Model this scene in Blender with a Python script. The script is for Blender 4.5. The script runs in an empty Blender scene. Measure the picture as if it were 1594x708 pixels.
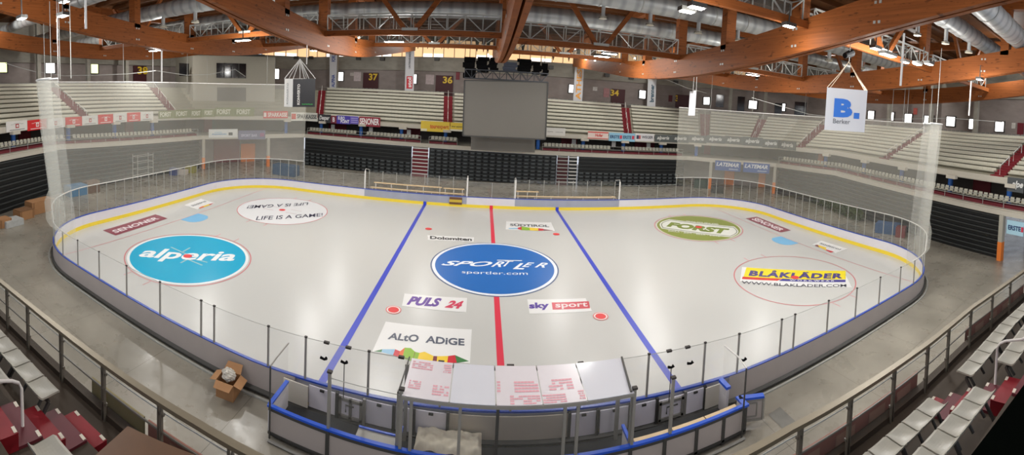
import bpy, math, random, re
from mathutils import Vector, Matrix
random.seed(7)
SC = bpy.context.scene
COL = SC.collection
PI = math.pi

# ------------------------------------------------------------------ camera
# the photograph is a hand-held sweep: a cylindrical panorama of 143 degrees
CF, CX, CY = 635.7843, 797.0, 187.1852
CAM = Vector((-1.2816, -28.0857, 11.6996))
RIGHT = Vector((0.9964012700649613, -0.06738839522949638, 0.05141316175188496))
FWD = Vector((0.06995541679113967, 0.996302311395566, -0.049879293994909445))
UP = Vector((-0.0478617663120599, 0.053296421045374756, 0.9974310717183639))
cam = bpy.data.cameras.new('camera')
cam.type = 'PANO'
cam.panorama_type = 'CENTRAL_CYLINDRICAL'
cam.central_cylindrical_range_u_min = -(1594 / 2) / CF
cam.central_cylindrical_range_u_max = (1594 / 2) / CF
cam.central_cylindrical_range_v_max = CY / CF
cam.central_cylindrical_range_v_min = -(708 - CY) / CF
cam.central_cylindrical_radius = 1.0
cam.clip_start = 0.05
cam.clip_end = 400
camo = bpy.data.objects.new('camera', cam)
COL.objects.link(camo)
m = Matrix.Identity(4)
for i in range(3):
    m[i][0], m[i][1], m[i][2], m[i][3] = RIGHT[i], UP[i], -FWD[i], CAM[i]
camo.matrix_world = m
SC.camera = camo


def ray(px, py):
    a = (px - CX) / CF
    return RIGHT * math.sin(a) + FWD * math.cos(a) + UP * ((CY - py) / CF)


def on_z(px, py, z=0.0):
    d = ray(px, py)
    return CAM + d * ((z - CAM.z) / d.z)


def on_y(px, py, y):
    d = ray(px, py)
    return CAM + d * ((y - CAM.y) / d.y)


def on_x(px, py, x):
    d = ray(px, py)
    return CAM + d * ((x - CAM.x) / d.x)


# ------------------------------------------------------------------ materials
def lin(c):
    return tuple((v / 12.92 if v <= 0.04045 else ((v + 0.055) / 1.055) ** 2.4) for v in (x / 255.0 for x in c))


MATS = {}


def mat(name, rgb, rough=0.5, metal=0.0, var=0.0, scale=4.0, emit=None, estr=0.0, bump=0.0, spec=0.5, coat=0.0):
    if name in MATS:
        return MATS[name]
    mt = bpy.data.materials.new(name)
    mt.use_nodes = True
    nt = mt.node_tree
    b = nt.nodes['Principled BSDF']
    c = lin(rgb)
    b.inputs['Base Color'].default_value = (*c, 1)
    b.inputs['Roughness'].default_value = rough
    b.inputs['Metallic'].default_value = metal
    b.inputs['Specular IOR Level'].default_value = spec
    b.inputs['Coat Weight'].default_value = coat
    tc = nt.nodes.new('ShaderNodeTexCoord')
    nz = nt.nodes.new('ShaderNodeTexNoise')
    nz.inputs['Scale'].default_value = scale
    nz.inputs['Detail'].default_value = 5
    nt.links.new(tc.outputs['Object'], nz.inputs['Vector'])
    if var > 0:
        mx = nt.nodes.new('ShaderNodeMix')
        mx.data_type = 'RGBA'
        mx.inputs[6].default_value = (*[v * (1 - var) for v in c], 1)
        mx.inputs[7].default_value = (*[min(1, v * (1 + var)) for v in c], 1)
        nt.links.new(nz.outputs['Fac'], mx.inputs[0])
        nt.links.new(mx.outputs[2], b.inputs['Base Color'])
    if bump > 0:
        bp = nt.nodes.new('ShaderNodeBump')
        bp.inputs['Strength'].default_value = bump
        nt.links.new(nz.outputs['Fac'], bp.inputs['Height'])
        nt.links.new(bp.outputs['Normal'], b.inputs['Normal'])
    if emit:
        b.inputs['Emission Color'].default_value = (*lin(emit), 1)
        b.inputs['Emission Strength'].default_value = estr
    MATS[name] = mt
    return mt


def see_mat(name, rgb, clear, gloss=0.1, rough=0.05, trans=False, fres=False):
    """thin clear sheet or open weave: a share lets light straight through, the rest is the sheet, or a painted reflection veil on near panes"""
    mt = bpy.data.materials.new(name)
    mt.use_nodes = True
    nt = mt.node_tree
    nt.nodes.clear()
    out = nt.nodes.new('ShaderNodeOutputMaterial')
    tr = nt.nodes.new('ShaderNodeBsdfTransparent')
    df = nt.nodes.new('ShaderNodeBsdfDiffuse')
    df.inputs['Color'].default_value = (*lin(rgb), 1)
    body = df.outputs[0]
    if trans:
        tl = nt.nodes.new('ShaderNodeBsdfTranslucent')
        tl.inputs['Color'].default_value = (*lin(rgb), 1)
        ms = nt.nodes.new('ShaderNodeMixShader')
        ms.inputs[0].default_value = 0.4
        nt.links.new(df.outputs[0], ms.inputs[1])
        nt.links.new(tl.outputs[0], ms.inputs[2])
        body = ms.outputs[0]
    if gloss > 0:
        gl = nt.nodes.new('ShaderNodeBsdfGlossy')
        gl.inputs['Roughness'].default_value = rough
        ms = nt.nodes.new('ShaderNodeMixShader')
        ms.inputs[0].default_value = gloss
        nt.links.new(body, ms.inputs[1])
        nt.links.new(gl.outputs[0], ms.inputs[2])
        body = ms.outputs[0]
    mx = nt.nodes.new('ShaderNodeMixShader')
    mx.inputs[0].default_value = 1 - clear
    nt.links.new(tr.outputs[0], mx.inputs[1])
    nt.links.new(body, mx.inputs[2])
    nt.links.new(mx.outputs[0], out.inputs[0])
    MATS[name] = mt
    return mt


def node_mat(name, build):
    mt = bpy.data.materials.new(name)
    mt.use_nodes = True
    build(mt.node_tree, mt.node_tree.nodes['Principled BSDF'])
    MATS[name] = mt
    return mt


def _mixrgb(nt, fac, a, b, blend='MIX'):
    mx = nt.nodes.new('ShaderNodeMix')
    mx.data_type = 'RGBA'
    mx.blend_type = blend
    for k, v in ((0, fac), (6, a), (7, b)):
        if isinstance(v, tuple):
            mx.inputs[k].default_value = (*v, 1)
        elif isinstance(v, (int, float)):
            mx.inputs[k].default_value = v
        else:
            nt.links.new(v, mx.inputs[k])
    return mx.outputs[2]


def _noise(nt, vec, scale, detail=5, rough=0.5):
    n = nt.nodes.new('ShaderNodeTexNoise')
    n.inputs['Scale'].default_value = scale
    n.inputs['Detail'].default_value = detail
    n.inputs['Roughness'].default_value = rough
    nt.links.new(vec, n.inputs['Vector'])
    return n.outputs['Fac']


def _ramp(nt, fac, p0, p1):
    r = nt.nodes.new('ShaderNodeMapRange')
    r.inputs[1].default_value = p0
    r.inputs[2].default_value = p1
    nt.links.new(fac, r.inputs[0])
    return r.outputs[0]


def _concrete(nt, b):
    tc = nt.nodes.new('ShaderNodeTexCoord').outputs['Object']
    base = _mixrgb(nt, _ramp(nt, _noise(nt, tc, 0.3, 4, .55), .3, .7), lin((126, 121, 110)), lin((158, 152, 139)))
    base = _mixrgb(nt, _ramp(nt, _noise(nt, tc, 1.6, 4, .6), .6, 1.0), base, lin((112, 107, 96)))
    br = nt.nodes.new('ShaderNodeTexBrick')
    br.offset = 0.0
    for k, v in (('Scale', 1.0), ('Mortar Size', 0.012), ('Mortar Smooth', .2), ('Brick Width', 4.6), ('Row Height', 3.6)):
        br.inputs[k].default_value = v
    br.inputs['Color1'].default_value = br.inputs['Color2'].default_value = (1, 1, 1, 1)
    br.inputs['Mortar'].default_value = (.45, .43, .4, 1)
    nt.links.new(tc, br.inputs['Vector'])
    base = _mixrgb(nt, 1.0, base, br.outputs['Color'], 'MULTIPLY')
    nt.links.new(base, b.inputs['Base Color'])
    rg = _ramp(nt, _noise(nt, tc, 0.8, 6, .6), .3, .7)
    r2 = nt.nodes.new('ShaderNodeMapRange')
    r2.inputs[3].default_value = .2
    r2.inputs[4].default_value = .42
    nt.links.new(rg, r2.inputs[0])
    nt.links.new(r2.outputs[0], b.inputs['Roughness'])


def _ice(nt, b):
    tc = nt.nodes.new('ShaderNodeTexCoord').outputs['Object']
    base = _mixrgb(nt, _noise(nt, tc, 0.05, 1, .5), lin((198, 198, 194)), lin((204, 204, 200)))
    nt.links.new(base, b.inputs['Base Color'])
    b.inputs['Roughness'].default_value = .27


def _glulam(c0, c1):
    def f(nt, b):
        tc = nt.nodes.new('ShaderNodeTexCoord').outputs['Object']
        mpn = nt.nodes.new('ShaderNodeMapping')
        mpn.inputs['Scale'].default_value = (.25, .25, 9.0)
        nt.links.new(tc, mpn.inputs['Vector'])
        g = _noise(nt, mpn.outputs[0], 1.4, 6, .6)
        base = _mixrgb(nt, _ramp(nt, g, .3, .7), lin(c0), lin(c1))
        mp2 = nt.nodes.new('ShaderNodeMapping')
        mp2.inputs['Scale'].default_value = (1.6, 1.6, 6)
        nt.links.new(tc, mp2.inputs['Vector'])
        base = _mixrgb(nt, _ramp(nt, _noise(nt, mp2.outputs[0], 1.3, 3), .62, .7), base, lin(tuple(int(v * .78) for v in c0)))
        nt.links.new(base, b.inputs['Base Color'])
        b.inputs['Roughness'].default_value = .6
        b.inputs['Specular IOR Level'].default_value = .2
    return f


def _wallmat(c0, c1):
    def f(nt, b):
        tc = nt.nodes.new('ShaderNodeTexCoord').outputs['Object']
        mpn = nt.nodes.new('ShaderNodeMapping')
        mpn.inputs['Scale'].default_value = (1, 1, 2.2)
        nt.links.new(tc, mpn.inputs['Vector'])
        base = _mixrgb(nt, _ramp(nt, _noise(nt, mpn.outputs[0], .5, 7, .6), .3, .7), lin(c0), lin(c1))
        nt.links.new(base, b.inputs['Base Color'])
        b.inputs['Roughness'].default_value = .85
    return f


def _duct(nt, b):
    tc = nt.nodes.new('ShaderNodeTexCoord').outputs['Object']
    w = nt.nodes.new('ShaderNodeTexWave')
    w.wave_type = 'BANDS'
    w.bands_direction = 'X'
    w.inputs['Scale'].default_value = .35
    nt.links.new(tc, w.inputs['Vector'])
    base = _mixrgb(nt, _ramp(nt, w.outputs['Fac'], .5, 1.0), lin((176, 178, 176)), lin((150, 152, 152)))
    nt.links.new(base, b.inputs['Base Color'])
    b.inputs['Metallic'].default_value = .35
    b.inputs['Roughness'].default_value = .42


CONC = node_mat('concrete floor', _concrete)
ICE = node_mat('ice', _ice)
SEATR = mat('rail dark steel', (104, 98, 88), .45)
WOOD = node_mat('glulam', _glulam((118, 64, 28), (146, 83, 38)))
DECK = node_mat('roof deck wood', _glulam((80, 48, 26), (104, 64, 34)))
WALL = node_mat('wall plaster', _wallmat((136, 126, 122), (154, 144, 138)))
RAWC = node_mat('raw concrete', _wallmat((140, 137, 127), (162, 158, 147)))
DUCT = node_mat('galvanised duct', _duct)
WHITE = mat('white', (226, 224, 219), .5, var=.03)
BOARDW = mat('dasher white', (222, 219, 224), .35, var=.04, scale=1.5)
BOARDG = mat('dasher outer grey', (178, 168, 162), .55, var=.08, scale=1.2)
YEL = mat('kickplate yellow', (240, 212, 62), .4)
BLUE = mat('cap rail blue', (44, 78, 178), .35)
STEEL = mat('steel', (150, 147, 140), .4, metal=.2)
GALV = mat('galvanised steel', (168, 168, 162), .45, metal=.15)
DSTEEL = mat('dark steel', (66, 65, 62), .5, metal=.1)
BLACK = mat('black', (9, 9, 10), .8, spec=.1)
RUB = mat('rubber mat', (58, 59, 60), .8, var=.15, scale=12)
BLEACH = mat('bleacher black', (22, 24, 24), .55, var=.2, scale=2)
BLEDGE = mat('bleacher edge', (62, 65, 65), .5)
BSEAT = mat('folded seat', (36, 40, 42), .4)
BSEATT = mat('folded seat top', (112, 120, 122), .4)
MAROON = mat('maroon paint', (112, 30, 42), .6, var=.1)
DMAROON = mat('dark maroon door', (66, 18, 24), .6, var=.1)
REDC = mat('red carpet paint', (124, 16, 30), .7, var=.1)
SEATG = mat('seat plastic', (160, 157, 146), .42, var=.05, scale=5, bump=.05)
SEATW = mat('walkway seat grey', (112, 110, 104), .6)
SEATF = mat('seat plastic far', (198, 195, 178), .5)
SLAB = mat('slab edge', (196, 190, 176), .7, var=.05)
TERR = mat('terrace concrete', (158, 154, 136), .8, var=.1)
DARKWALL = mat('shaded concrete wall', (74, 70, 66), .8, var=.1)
BROWNFL = mat('brown gallery floor', (66, 55, 43), .8, var=.2, scale=1.2)
PBLUE = mat('pillar blue', (38, 98, 178), .5)
ORANGE = mat('orange paint', (232, 128, 50), .6)
LBOX = mat('cabin render', (176, 172, 158), .8, var=.05)
DGLASS = mat('dark glass', (22, 24, 28), .12)
LED = mat('led screen', (112, 108, 100), .55, var=.03)
CARD = mat('cardboard', (166, 122, 82), .8, var=.1)
CARDD = mat('cardboard inside', (120, 86, 56), .85)
BENCHW = mat('bench wood', (226, 200, 158), .55, var=.08, scale=6)
NETD = see_mat('net weave doubled', (236, 235, 224), .72, 0, trans=True)
MESHP = see_mat('walkway mesh', (96, 94, 88), .35, 0)
NETM = see_mat('net weave', (236, 235, 224), .72, 0, trans=True)
GLASSN = see_mat('near pane', (238, 238, 234), .76, .15, .08, trans=True)  # pale diffuse share paints in the veil of reflections on the glass
GLASSF = see_mat('far pane', (215, 215, 205), .9, .35, .08)
GLASSV = see_mat('clouded pane', (226, 228, 226), .62, .3, .1)
LAMP = mat('lamp lens', (255, 252, 245), .3, emit=(255, 250, 240), estr=28)
WINM = mat('window daylight', (250, 250, 250), .3, emit=(255, 250, 248), estr=3.2)
WING = mat('window daylight green', (240, 246, 200), .3, emit=(236, 246, 170), estr=1.6)
CLERW = mat('clerestory daylight', (255, 250, 240), .3, emit=(250, 244, 240), estr=1.6)
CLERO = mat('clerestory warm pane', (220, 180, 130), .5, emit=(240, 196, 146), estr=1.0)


# ------------------------------------------------------------------ mesh builder
class MB:
    def __init__(s):
        s.v, s.f, s.mi, s.cur = [], [], [], 0

    def mat(s, i):
        s.cur = i
        return s

    def poly(s, pts):
        b = len(s.v)
        s.v += [Vector(p) for p in pts]
        s.f.append(tuple(range(b, b + len(pts))))
        s.mi.append(s.cur)
        return s

    def faces(s, pts, fs):
        b = len(s.v)
        s.v += [Vector(p) for p in pts]
        for f in fs:
            s.f.append(tuple(b + i for i in f))
            s.mi.append(s.cur)
        return s

    def hexa(s, p):
        return s.faces(p, [(0, 3, 2, 1), (4, 5, 6, 7), (0, 1, 5, 4), (1, 2, 6, 5), (2, 3, 7, 6), (3, 0, 4, 7)])

    def box(s, x0, y0, z0, x1, y1, z1):
        x0, x1 = min(x0, x1), max(x0, x1)
        y0, y1 = min(y0, y1), max(y0, y1)
        z0, z1 = min(z0, z1), max(z0, z1)
        return s.hexa([(x0, y0, z0), (x1, y0, z0), (x1, y1, z0), (x0, y1, z0), (x0, y0, z1), (x1, y0, z1), (x1, y1, z1), (x0, y1, z1)])

    def obox(s, c, sx, sy, sz, rz=0.0):
        """centre of the base, sizes, turn about z"""
        ca, sa = math.cos(rz), math.sin(rz)
        P = []
        for z in (0, sz):
            for x, y in ((-sx / 2, -sy / 2), (sx / 2, -sy / 2), (sx / 2, sy / 2), (-sx / 2, sy / 2)):
                P.append((c[0] + x * ca - y * sa, c[1] + x * sa + y * ca, c[2] + z))
        return s.hexa(P)

    def bar(s, p, q, w, h=None):
        """rectangular bar from p to q, w across, h upright"""
        h = h or w
        p, q = Vector(p), Vector(q)
        d = (q - p).normalized()
        up = Vector((0, 0, 1)) if abs(d.z) < .95 else Vector((0, 1, 0))
        a = d.cross(up).normalized() * (w / 2)
        b = a.cross(d).normalized() * (h / 2)
        return s.hexa([p - a - b, p + a - b, p + a + b, p - a + b, q - a - b, q + a - b, q + a + b, q - a + b])

    def tube(s, pts, r, n=8, closed=False, cap=True):
        pts = [Vector(p) for p in pts]
        N = len(pts)
        rings = []
        for i, p in enumerate(pts):
            a = pts[(i - 1) % N] if (closed or i > 0) else p
            c = pts[(i + 1) % N] if (closed or i < N - 1) else p
            d = (c - a).normalized()
            up = Vector((0, 0, 1)) if abs(d.z) < .9 else Vector((1, 0, 0))
            u = d.cross(up).normalized()
            w = u.cross(d)
            rr = r[i] if isinstance(r, (list, tuple)) else r
            rings.append([p + (u * math.cos(2 * PI * k / n) + w * math.sin(2 * PI * k / n)) * rr for k in range(n)])
        b = len(s.v)
        for rg in rings:
            s.v += rg
        for i in range(N if closed else N - 1):
            j = (i + 1) % N
            for k in range(n):
                k2 = (k + 1) % n
                s.f.append((b + i * n + k, b + i * n + k2, b + j * n + k2, b + j * n + k))
                s.mi.append(s.cur)
        if cap and not closed:
            s.f.append(tuple(b + k for k in range(n)))
            s.f.append(tuple(b + (N - 1) * n + k for k in reversed(range(n))))
            s.mi += [s.cur, s.cur]
        return s

    def disc(s, c, r, z, n=64, r0=0.0):
        if r0 <= 0:
            return s.poly([(c[0] + r * math.cos(2 * PI * i / n), c[1] + r * math.sin(2 * PI * i / n), z) for i in range(n)])
        for i in range(n):
            a, b2 = 2 * PI * i / n, 2 * PI * (i + 1) / n
            s.poly([(c[0] + r0 * math.cos(a), c[1] + r0 * math.sin(a), z), (c[0] + r * math.cos(a), c[1] + r * math.sin(a), z),
                    (c[0] + r * math.cos(b2), c[1] + r * math.sin(b2), z), (c[0] + r0 * math.cos(b2), c[1] + r0 * math.sin(b2), z)])
        return s

    def loft(s, rows, closed=False):
        """rows: lists of equally many points, joined one to the next"""
        b = len(s.v)
        n = len(rows[0])
        for r in rows:
            s.v += [Vector(p) for p in r]
        R = len(rows)
        for i in range(R if closed else R - 1):
            j = (i + 1) % R
            for k in range(n - 1):
                s.f.append((b + i * n + k, b + i * n + k + 1, b + j * n + k + 1, b + j * n + k))
                s.mi.append(s.cur)
        return s

    def build(s, name, mats, parent=None, smooth=False, org=None, recalc=True):
        if not isinstance(mats, (list, tuple)):
            mats = [mats]
        if parent is not None:
            p, o = parent, Vector((0, 0, 0))
            while p is not None:
                o += p.location
                p = p.parent
        else:
            o = Vector(org) if org is not None else Vector((0, 0, 0))
        me = bpy.data.meshes.new(name)
        me.from_pydata([tuple(v - o) for v in s.v], [], s.f)
        for mt in mats:
            me.materials.append(mt)
        for i, pl in enumerate(me.polygons):
            pl.material_index = min(s.mi[i], len(mats) - 1)
            pl.use_smooth = smooth
        me.update()
        ob = bpy.data.objects.new(name, me)
        COL.objects.link(ob)
        if parent is not None:
            ob.parent = parent
        elif org is not None:
            ob.location = o
        return ob


def ends(t):
    """name the two ends of the rink by the emblems on their ice"""
    for w, c in (('west', 'turquoise'), ('east', 'yellow')):
        for a, b in (('on the %s side of', 'towards the %s end of'), ('at the %s side of', 'at the %s end of'), ('on the %s side', 'at the %s end'), ('at the %s side', 'at the %s end'), ('from the %s', 'from the %s end'),
                     ('on the %s end', 'at the %s end'), ('at the %s edge', 'at the %s end'), ('%s side', '%s end'), ('%s end', '%s end')):
            t = t.replace(a % w, b % c)
        t = t.replace('%s end end' % c, '%s end' % c)
        t = re.sub(r'\b%s(?=,|$)' % w, '%s end' % c, t)
        t = re.sub(r'\b%s\b' % w, '%s-end' % c, t)
    return t


def tag(o, label=None, cat=None, group=None, kind=None):
    if label: o['label'] = ends(label)
    if cat: o['category'] = cat
    if group: o['group'] = ends(group)
    if kind: o['kind'] = kind
    return o


def thing(name, label, cat, loc=(0, 0, 0), group=None, kind=None):
    o = bpy.data.objects.new(name, None)
    o.empty_display_size = .2
    COL.objects.link(o)
    o.location = loc
    return tag(o, label, cat, group, kind)


def dup(root, loc=None, rz=None, label=None, group=None):
    r = root.copy()
    COL.objects.link(r)
    if loc is not None: r.location = loc
    if rz is not None: r.rotation_euler = (0, 0, rz)
    if label: r['label'] = ends(label)
    if group: r['group'] = ends(group)
    for ch in list(root.children):
        c = ch.copy()
        COL.objects.link(c)
        c.parent = r
        for g in ch.children:
            d = g.copy()
            COL.objects.link(d)
            d.parent = c
    return r


# ------------------------------------------------------------------ lettering
_TXT = {}


def text_geo(body, bold=0.0, shear=0.0, space=1.0):
    key = (body, bold, shear, space)
    if key in _TXT:
        return _TXT[key]
    cu = bpy.data.curves.new('t', 'FONT')
    cu.body = body
    cu.offset = bold
    cu.shear = shear
    cu.space_character = space
    cu.resolution_u = 3
    ob = bpy.data.objects.new('t', cu)
    COL.objects.link(ob)
    dg = bpy.context.evaluated_depsgraph_get()
    dg.update()
    me = bpy.data.meshes.new_from_object(ob.evaluated_get(dg))
    vs = [(v.co.x, v.co.y) for v in me.vertices]
    fs = [tuple(p.vertices) for p in me.polygons]
    bpy.data.objects.remove(ob)
    bpy.data.curves.remove(cu)
    bpy.data.meshes.remove(me)
    x0, x1 = min(v[0] for v in vs), max(v[0] for v in vs)
    y0, y1 = min(v[1] for v in vs), max(v[1] for v in vs)
    vs = [((x - x0) / (x1 - x0), (y - y0) / (y1 - y0)) for x, y in vs]
    _TXT[key] = (vs, fs, (x1 - x0) / (y1 - y0))
    return _TXT[key]


def bil(q, u, v):
    """q = TL, TR, BR, BL; u runs along, v runs up"""
    TL, TR, BR, BL = q
    return (BL * (1 - u) + BR * u) * (1 - v) + (TL * (1 - u) + TR * u) * v


def put_text(mb, q, body, bold=0.0, shear=0.0, lift=Vector((0, 0, .004)), space=1.0):
    vs, fs, asp = text_geo(body, bold, shear, space)
    q = [Vector(p) for p in q]
    b = len(mb.v)
    mb.v += [bil(q, x, y) + lift for x, y in vs]
    for f in fs:
        mb.f.append(tuple(b + i for i in f))
        mb.mi.append(mb.cur)
    return mb


def put_quad(mb, q, u0=0, v0=0, u1=1, v1=1, lift=Vector((0, 0, 0))):
    q = [Vector(p) for p in q]
    return mb.poly([bil(q, u0, v0) + lift, bil(q, u1, v0) + lift, bil(q, u1, v1) + lift, bil(q, u0, v1) + lift])


def col(name, rgb, rough=.5):
    return mat(name, rgb, rough)
# ------------------------------------------------------------------ the bowl: its plan as one line of nodes
# x, y, slab top, parapet bottom, top of the upper rows
NODES = [(-33.6, -21.5, 5.8, 7.95, 12.8), (-38.1, -12.1, 5.8, 7.93, 12.8), (-41.6, -4.5, 5.7, 7.86, 12.8),
         (-41.9, 7, 5.2, 7.78, 12.75), (-40.3, 19, 5.0, 7.5, 12.6), (-29.3, 31.2, 5.0, 7.2, 12.5), (29.2, 27.1, 4.65, 6.55, 11.75),
         (40.1, 18.6, 4.6, 6.8, 11.35), (40.5, 7.2, 5.0, 7.15, 11.35), (37.2, -8.3, 4.8, 7.05, 11.25), (35.2, -17.3, 4.65, 7.0, 11.3),
         (33.6, -24.5, 4.6, 7.0, 11.3)]
NP = [Vector((n[0], n[1])) for n in NODES]
SEG = [(NP[i + 1] - NP[i]) for i in range(len(NP) - 1)]
NRM = [Vector((-d.y, d.x)).normalized() for d in SEG]      # outward: the line runs clockwise round the far side
SL = [0.0]
for d in SEG:
    SL.append(SL[-1] + d.length)
MIT = []
for i in range(len(NP)):
    a = NRM[max(0, i - 1)]
    b = NRM[min(len(NRM) - 1, i)]
    MIT.append((a + b) / (1 + a.dot(b)))


def seg_of(s):
    for i in range(len(SEG)):
        if s <= SL[i + 1] + 1e-9:
            return i, (s - SL[i]) / (SL[i + 1] - SL[i])
    return len(SEG) - 1, (s - SL[-2]) / (SL[-1] - SL[-2])


def bp(s, off=0.0):
    i, t = seg_of(s)
    p = NP[i] * (1 - t) + NP[i + 1] * t
    m2 = MIT[i] * (1 - t) + MIT[i + 1] * t
    p = p + m2 * off
    return p


def hgt(s, k):
    i, t = seg_of(s)
    return NODES[i][k] * (1 - t) + NODES[i + 1][k] * t


def zs(s): return hgt(s, 2)
def zp(s): return hgt(s, 3)
def zt(s): return hgt(s, 4)


def ang(s):
    d = SEG[seg_of(s)[0]]
    return math.atan2(d.y, d.x)


def P3(s, off, z):
    p = bp(s, off)
    return Vector((p.x, p.y, z))


def hit(px, py, off=0.0):
    """where the sight line of a picture point meets the upright face that stands OFF behind the bowl's line"""
    d = ray(px, py)
    best = None
    for i in range(len(SEG)):
        a = NP[i] + MIT[i] * off
        b = NP[i + 1] + MIT[i + 1] * off
        e = b - a
        den = d.x * e.y - d.y * e.x
        if abs(den) < 1e-9:
            continue
        w = a - Vector((CAM.x, CAM.y))
        k = (w.x * e.y - w.y * e.x) / den
        t = (w.x * d.y - w.y * d.x) / den
        if k > 0 and -1e-6 <= t <= 1 + 1e-6 and (best is None or k < best[0]):
            best = (k, SL[i] + t * (SL[i + 1] - SL[i]))
    k, s = best
    return s, CAM + d * k


def slist(a, b, step=None):
    L = [a] + [x for x in SL if a + .01 < x < b - .01] + [b]
    if step:
        out = []
        for u, v in zip(L, L[1:]):
            n = max(1, round((v - u) / step))
            out += [u + (v - u) * i / n for i in range(n)]
        L = out + [b]
    return L


SA, SB = 0.0, SL[-1]
S_L4, S_F0, S_F1, S_R0 = SL[4], SL[5], SL[6], SL[7]
ROWS, TREAD, OFF0 = 9, 0.86, 0.55
WOFF = 12.2      # the rear wall stands this far behind the front line


def zrow(s, k):
    z1 = zp(s) + 0.62
    return z1 + (zt(s) - .42 - z1) * k / (ROWS - 1)


def sweep(name, prof, mats, a=SA, b=SB, kind='structure', parent=None, smooth=False):
    mb = MB()
    mb.loft([[P3(s, o, z) for o, z in prof(s)] for s in slist(a, b)])
    ob = mb.build(name, mats, parent)
    if kind and parent is None: ob['kind'] = kind
    return ob


# floor of the hall
mb = MB()
mb.box(-62, -23.9, -.3, 62, 48, 0)
o = mb.build('floor', CONC)
tag(o, 'grey polished concrete hall floor around the ice', 'floor', kind='structure')

# gallery slab, its floor and the ceiling over it
o = sweep('gallery_slab', lambda s: [(-.25, zs(s) - .55), (-.25, zs(s) - .1), (-.05, zs(s) - .1), (-.05, zs(s)), (0.3, zs(s)), (6.5, zs(s)), ], SLAB)
tag(o, 'pale concrete edge and floor of the middle gallery', 'gallery')
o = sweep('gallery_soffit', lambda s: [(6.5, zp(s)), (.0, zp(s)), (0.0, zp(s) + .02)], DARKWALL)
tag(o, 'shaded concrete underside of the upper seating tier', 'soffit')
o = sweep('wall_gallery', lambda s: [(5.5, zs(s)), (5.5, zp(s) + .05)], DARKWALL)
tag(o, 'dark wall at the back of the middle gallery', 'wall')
# parapet band
o = sweep('tier_parapet', lambda s: [(0.3, zp(s) - .05), (0, zp(s) - .05), (0, zp(s) + .55), (.16, zp(s) + .55), (.16, zp(s) + .3)], SLAB)
tag(o, 'cream concrete parapet band at the foot of the upper rows', 'parapet', kind='structure')


def terr_prof(s):
    P = [(.16, zp(s) + .4), (OFF0, zp(s) + .4)]
    for k in range(ROWS):
        z = zrow(s, k)
        P += [(OFF0 + TREAD * k, z), (OFF0 + TREAD * (k + 1), z)]
    zb = zrow(s, ROWS - 1) + .05
    P += [(OFF0 + TREAD * ROWS, zb), (WOFF, zb)]
    return P


o = sweep('upper_terrace', terr_prof, TERR)
tag(o, 'stepped concrete terrace carrying the pale upper seat rows', 'terrace', kind='structure')

# rear wall, a lighter lintel band, roof edge
def ztop(s):
    return 18.45 if S_F0 - 3 < s < S_F1 + 3 else 18.45
for nm, a, b in (('wall_left', SA, S_L4), ('wall_left_corner', S_L4, S_F0), ('wall_far', S_F0, S_F1), ('wall_right_corner', S_F1, S_R0), ('wall_right', S_R0, SB)):
    o = sweep(nm, lambda s: [(WOFF, zt(s) - .6), (WOFF, 16.0), (WOFF - .02, 16.0)], WALL, a, b)
    tag(o, 'mauve grey rendered rear wall behind the top walkway, ' + nm[5:].replace('_', ' ').replace('left', 'west').replace('right', 'east') + ' side', 'wall')
o = sweep('wall_upper_band', lambda s: [(WOFF - .02, 16.0), (WOFF - .3, 16.0), (WOFF - .3, 18.4), (WOFF + .3, 18.4)], RAWC)
tag(o, 'raw concrete lintel band running round above the rear wall', 'wall')
for a, b, nm in ((SA, S_L4 + 6, 'wall_high_left'), (S_F1 + 8, SB, 'wall_high_right')):
    o = sweep(nm, lambda s: [(WOFF, 18.3), (WOFF, 23)], RAWC, a, b)
    tag(o, 'raw concrete wall rising from the lintel band to the roof, ' + ('west' if 'left' in nm else 'east') + ' side', 'wall')

# aisles: (picture x at top of flight, y, picture x at foot, y)
AISLES = []
for i, (x1, y1, x0, y0, wid) in enumerate([(113, 133, 137, 176, 1.3), (241, 133, 274, 168, 1.3), (518, 140, 497, 180, 1.3), (698, 146, 697, 192, 1.3), (961, 165, 978, 210, 1.3),
                                     (1087, 172, 1098, 208, 1.2), (1176, 178, 1170, 220, 1.2), (1283, 188, 1245, 232, 1.2), (1402, 203, 1378, 245, 1.3), (1590, 218, 1553, 288, 1.3)]):
    s0, _ = hit(x0, y0, OFF0)
    s1, _ = hit(x1, y1, OFF0 + TREAD * ROWS)
    AISLES.append((s0, s1, wid))
AIS_LAB = ['above the middle red board', 'above the first olive board', 'between the ALPINA and stol banners', 'between the stol banner and the video screen',
           'between the ATHESIA and brenner banners', 'behind the inner edge of the east net', 'above the two blue signs', 'beside the white hanging sign', 'at the outer end of the east net', 'above the big grey board at the frame edge']


def aisle_s(i, off):
    s0, s1, w = AISLES[i]
    return s0


def in_aisle(s):
    return any(abs(s - a[0]) < a[2] / 2 + .1 for a in AISLES)


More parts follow.
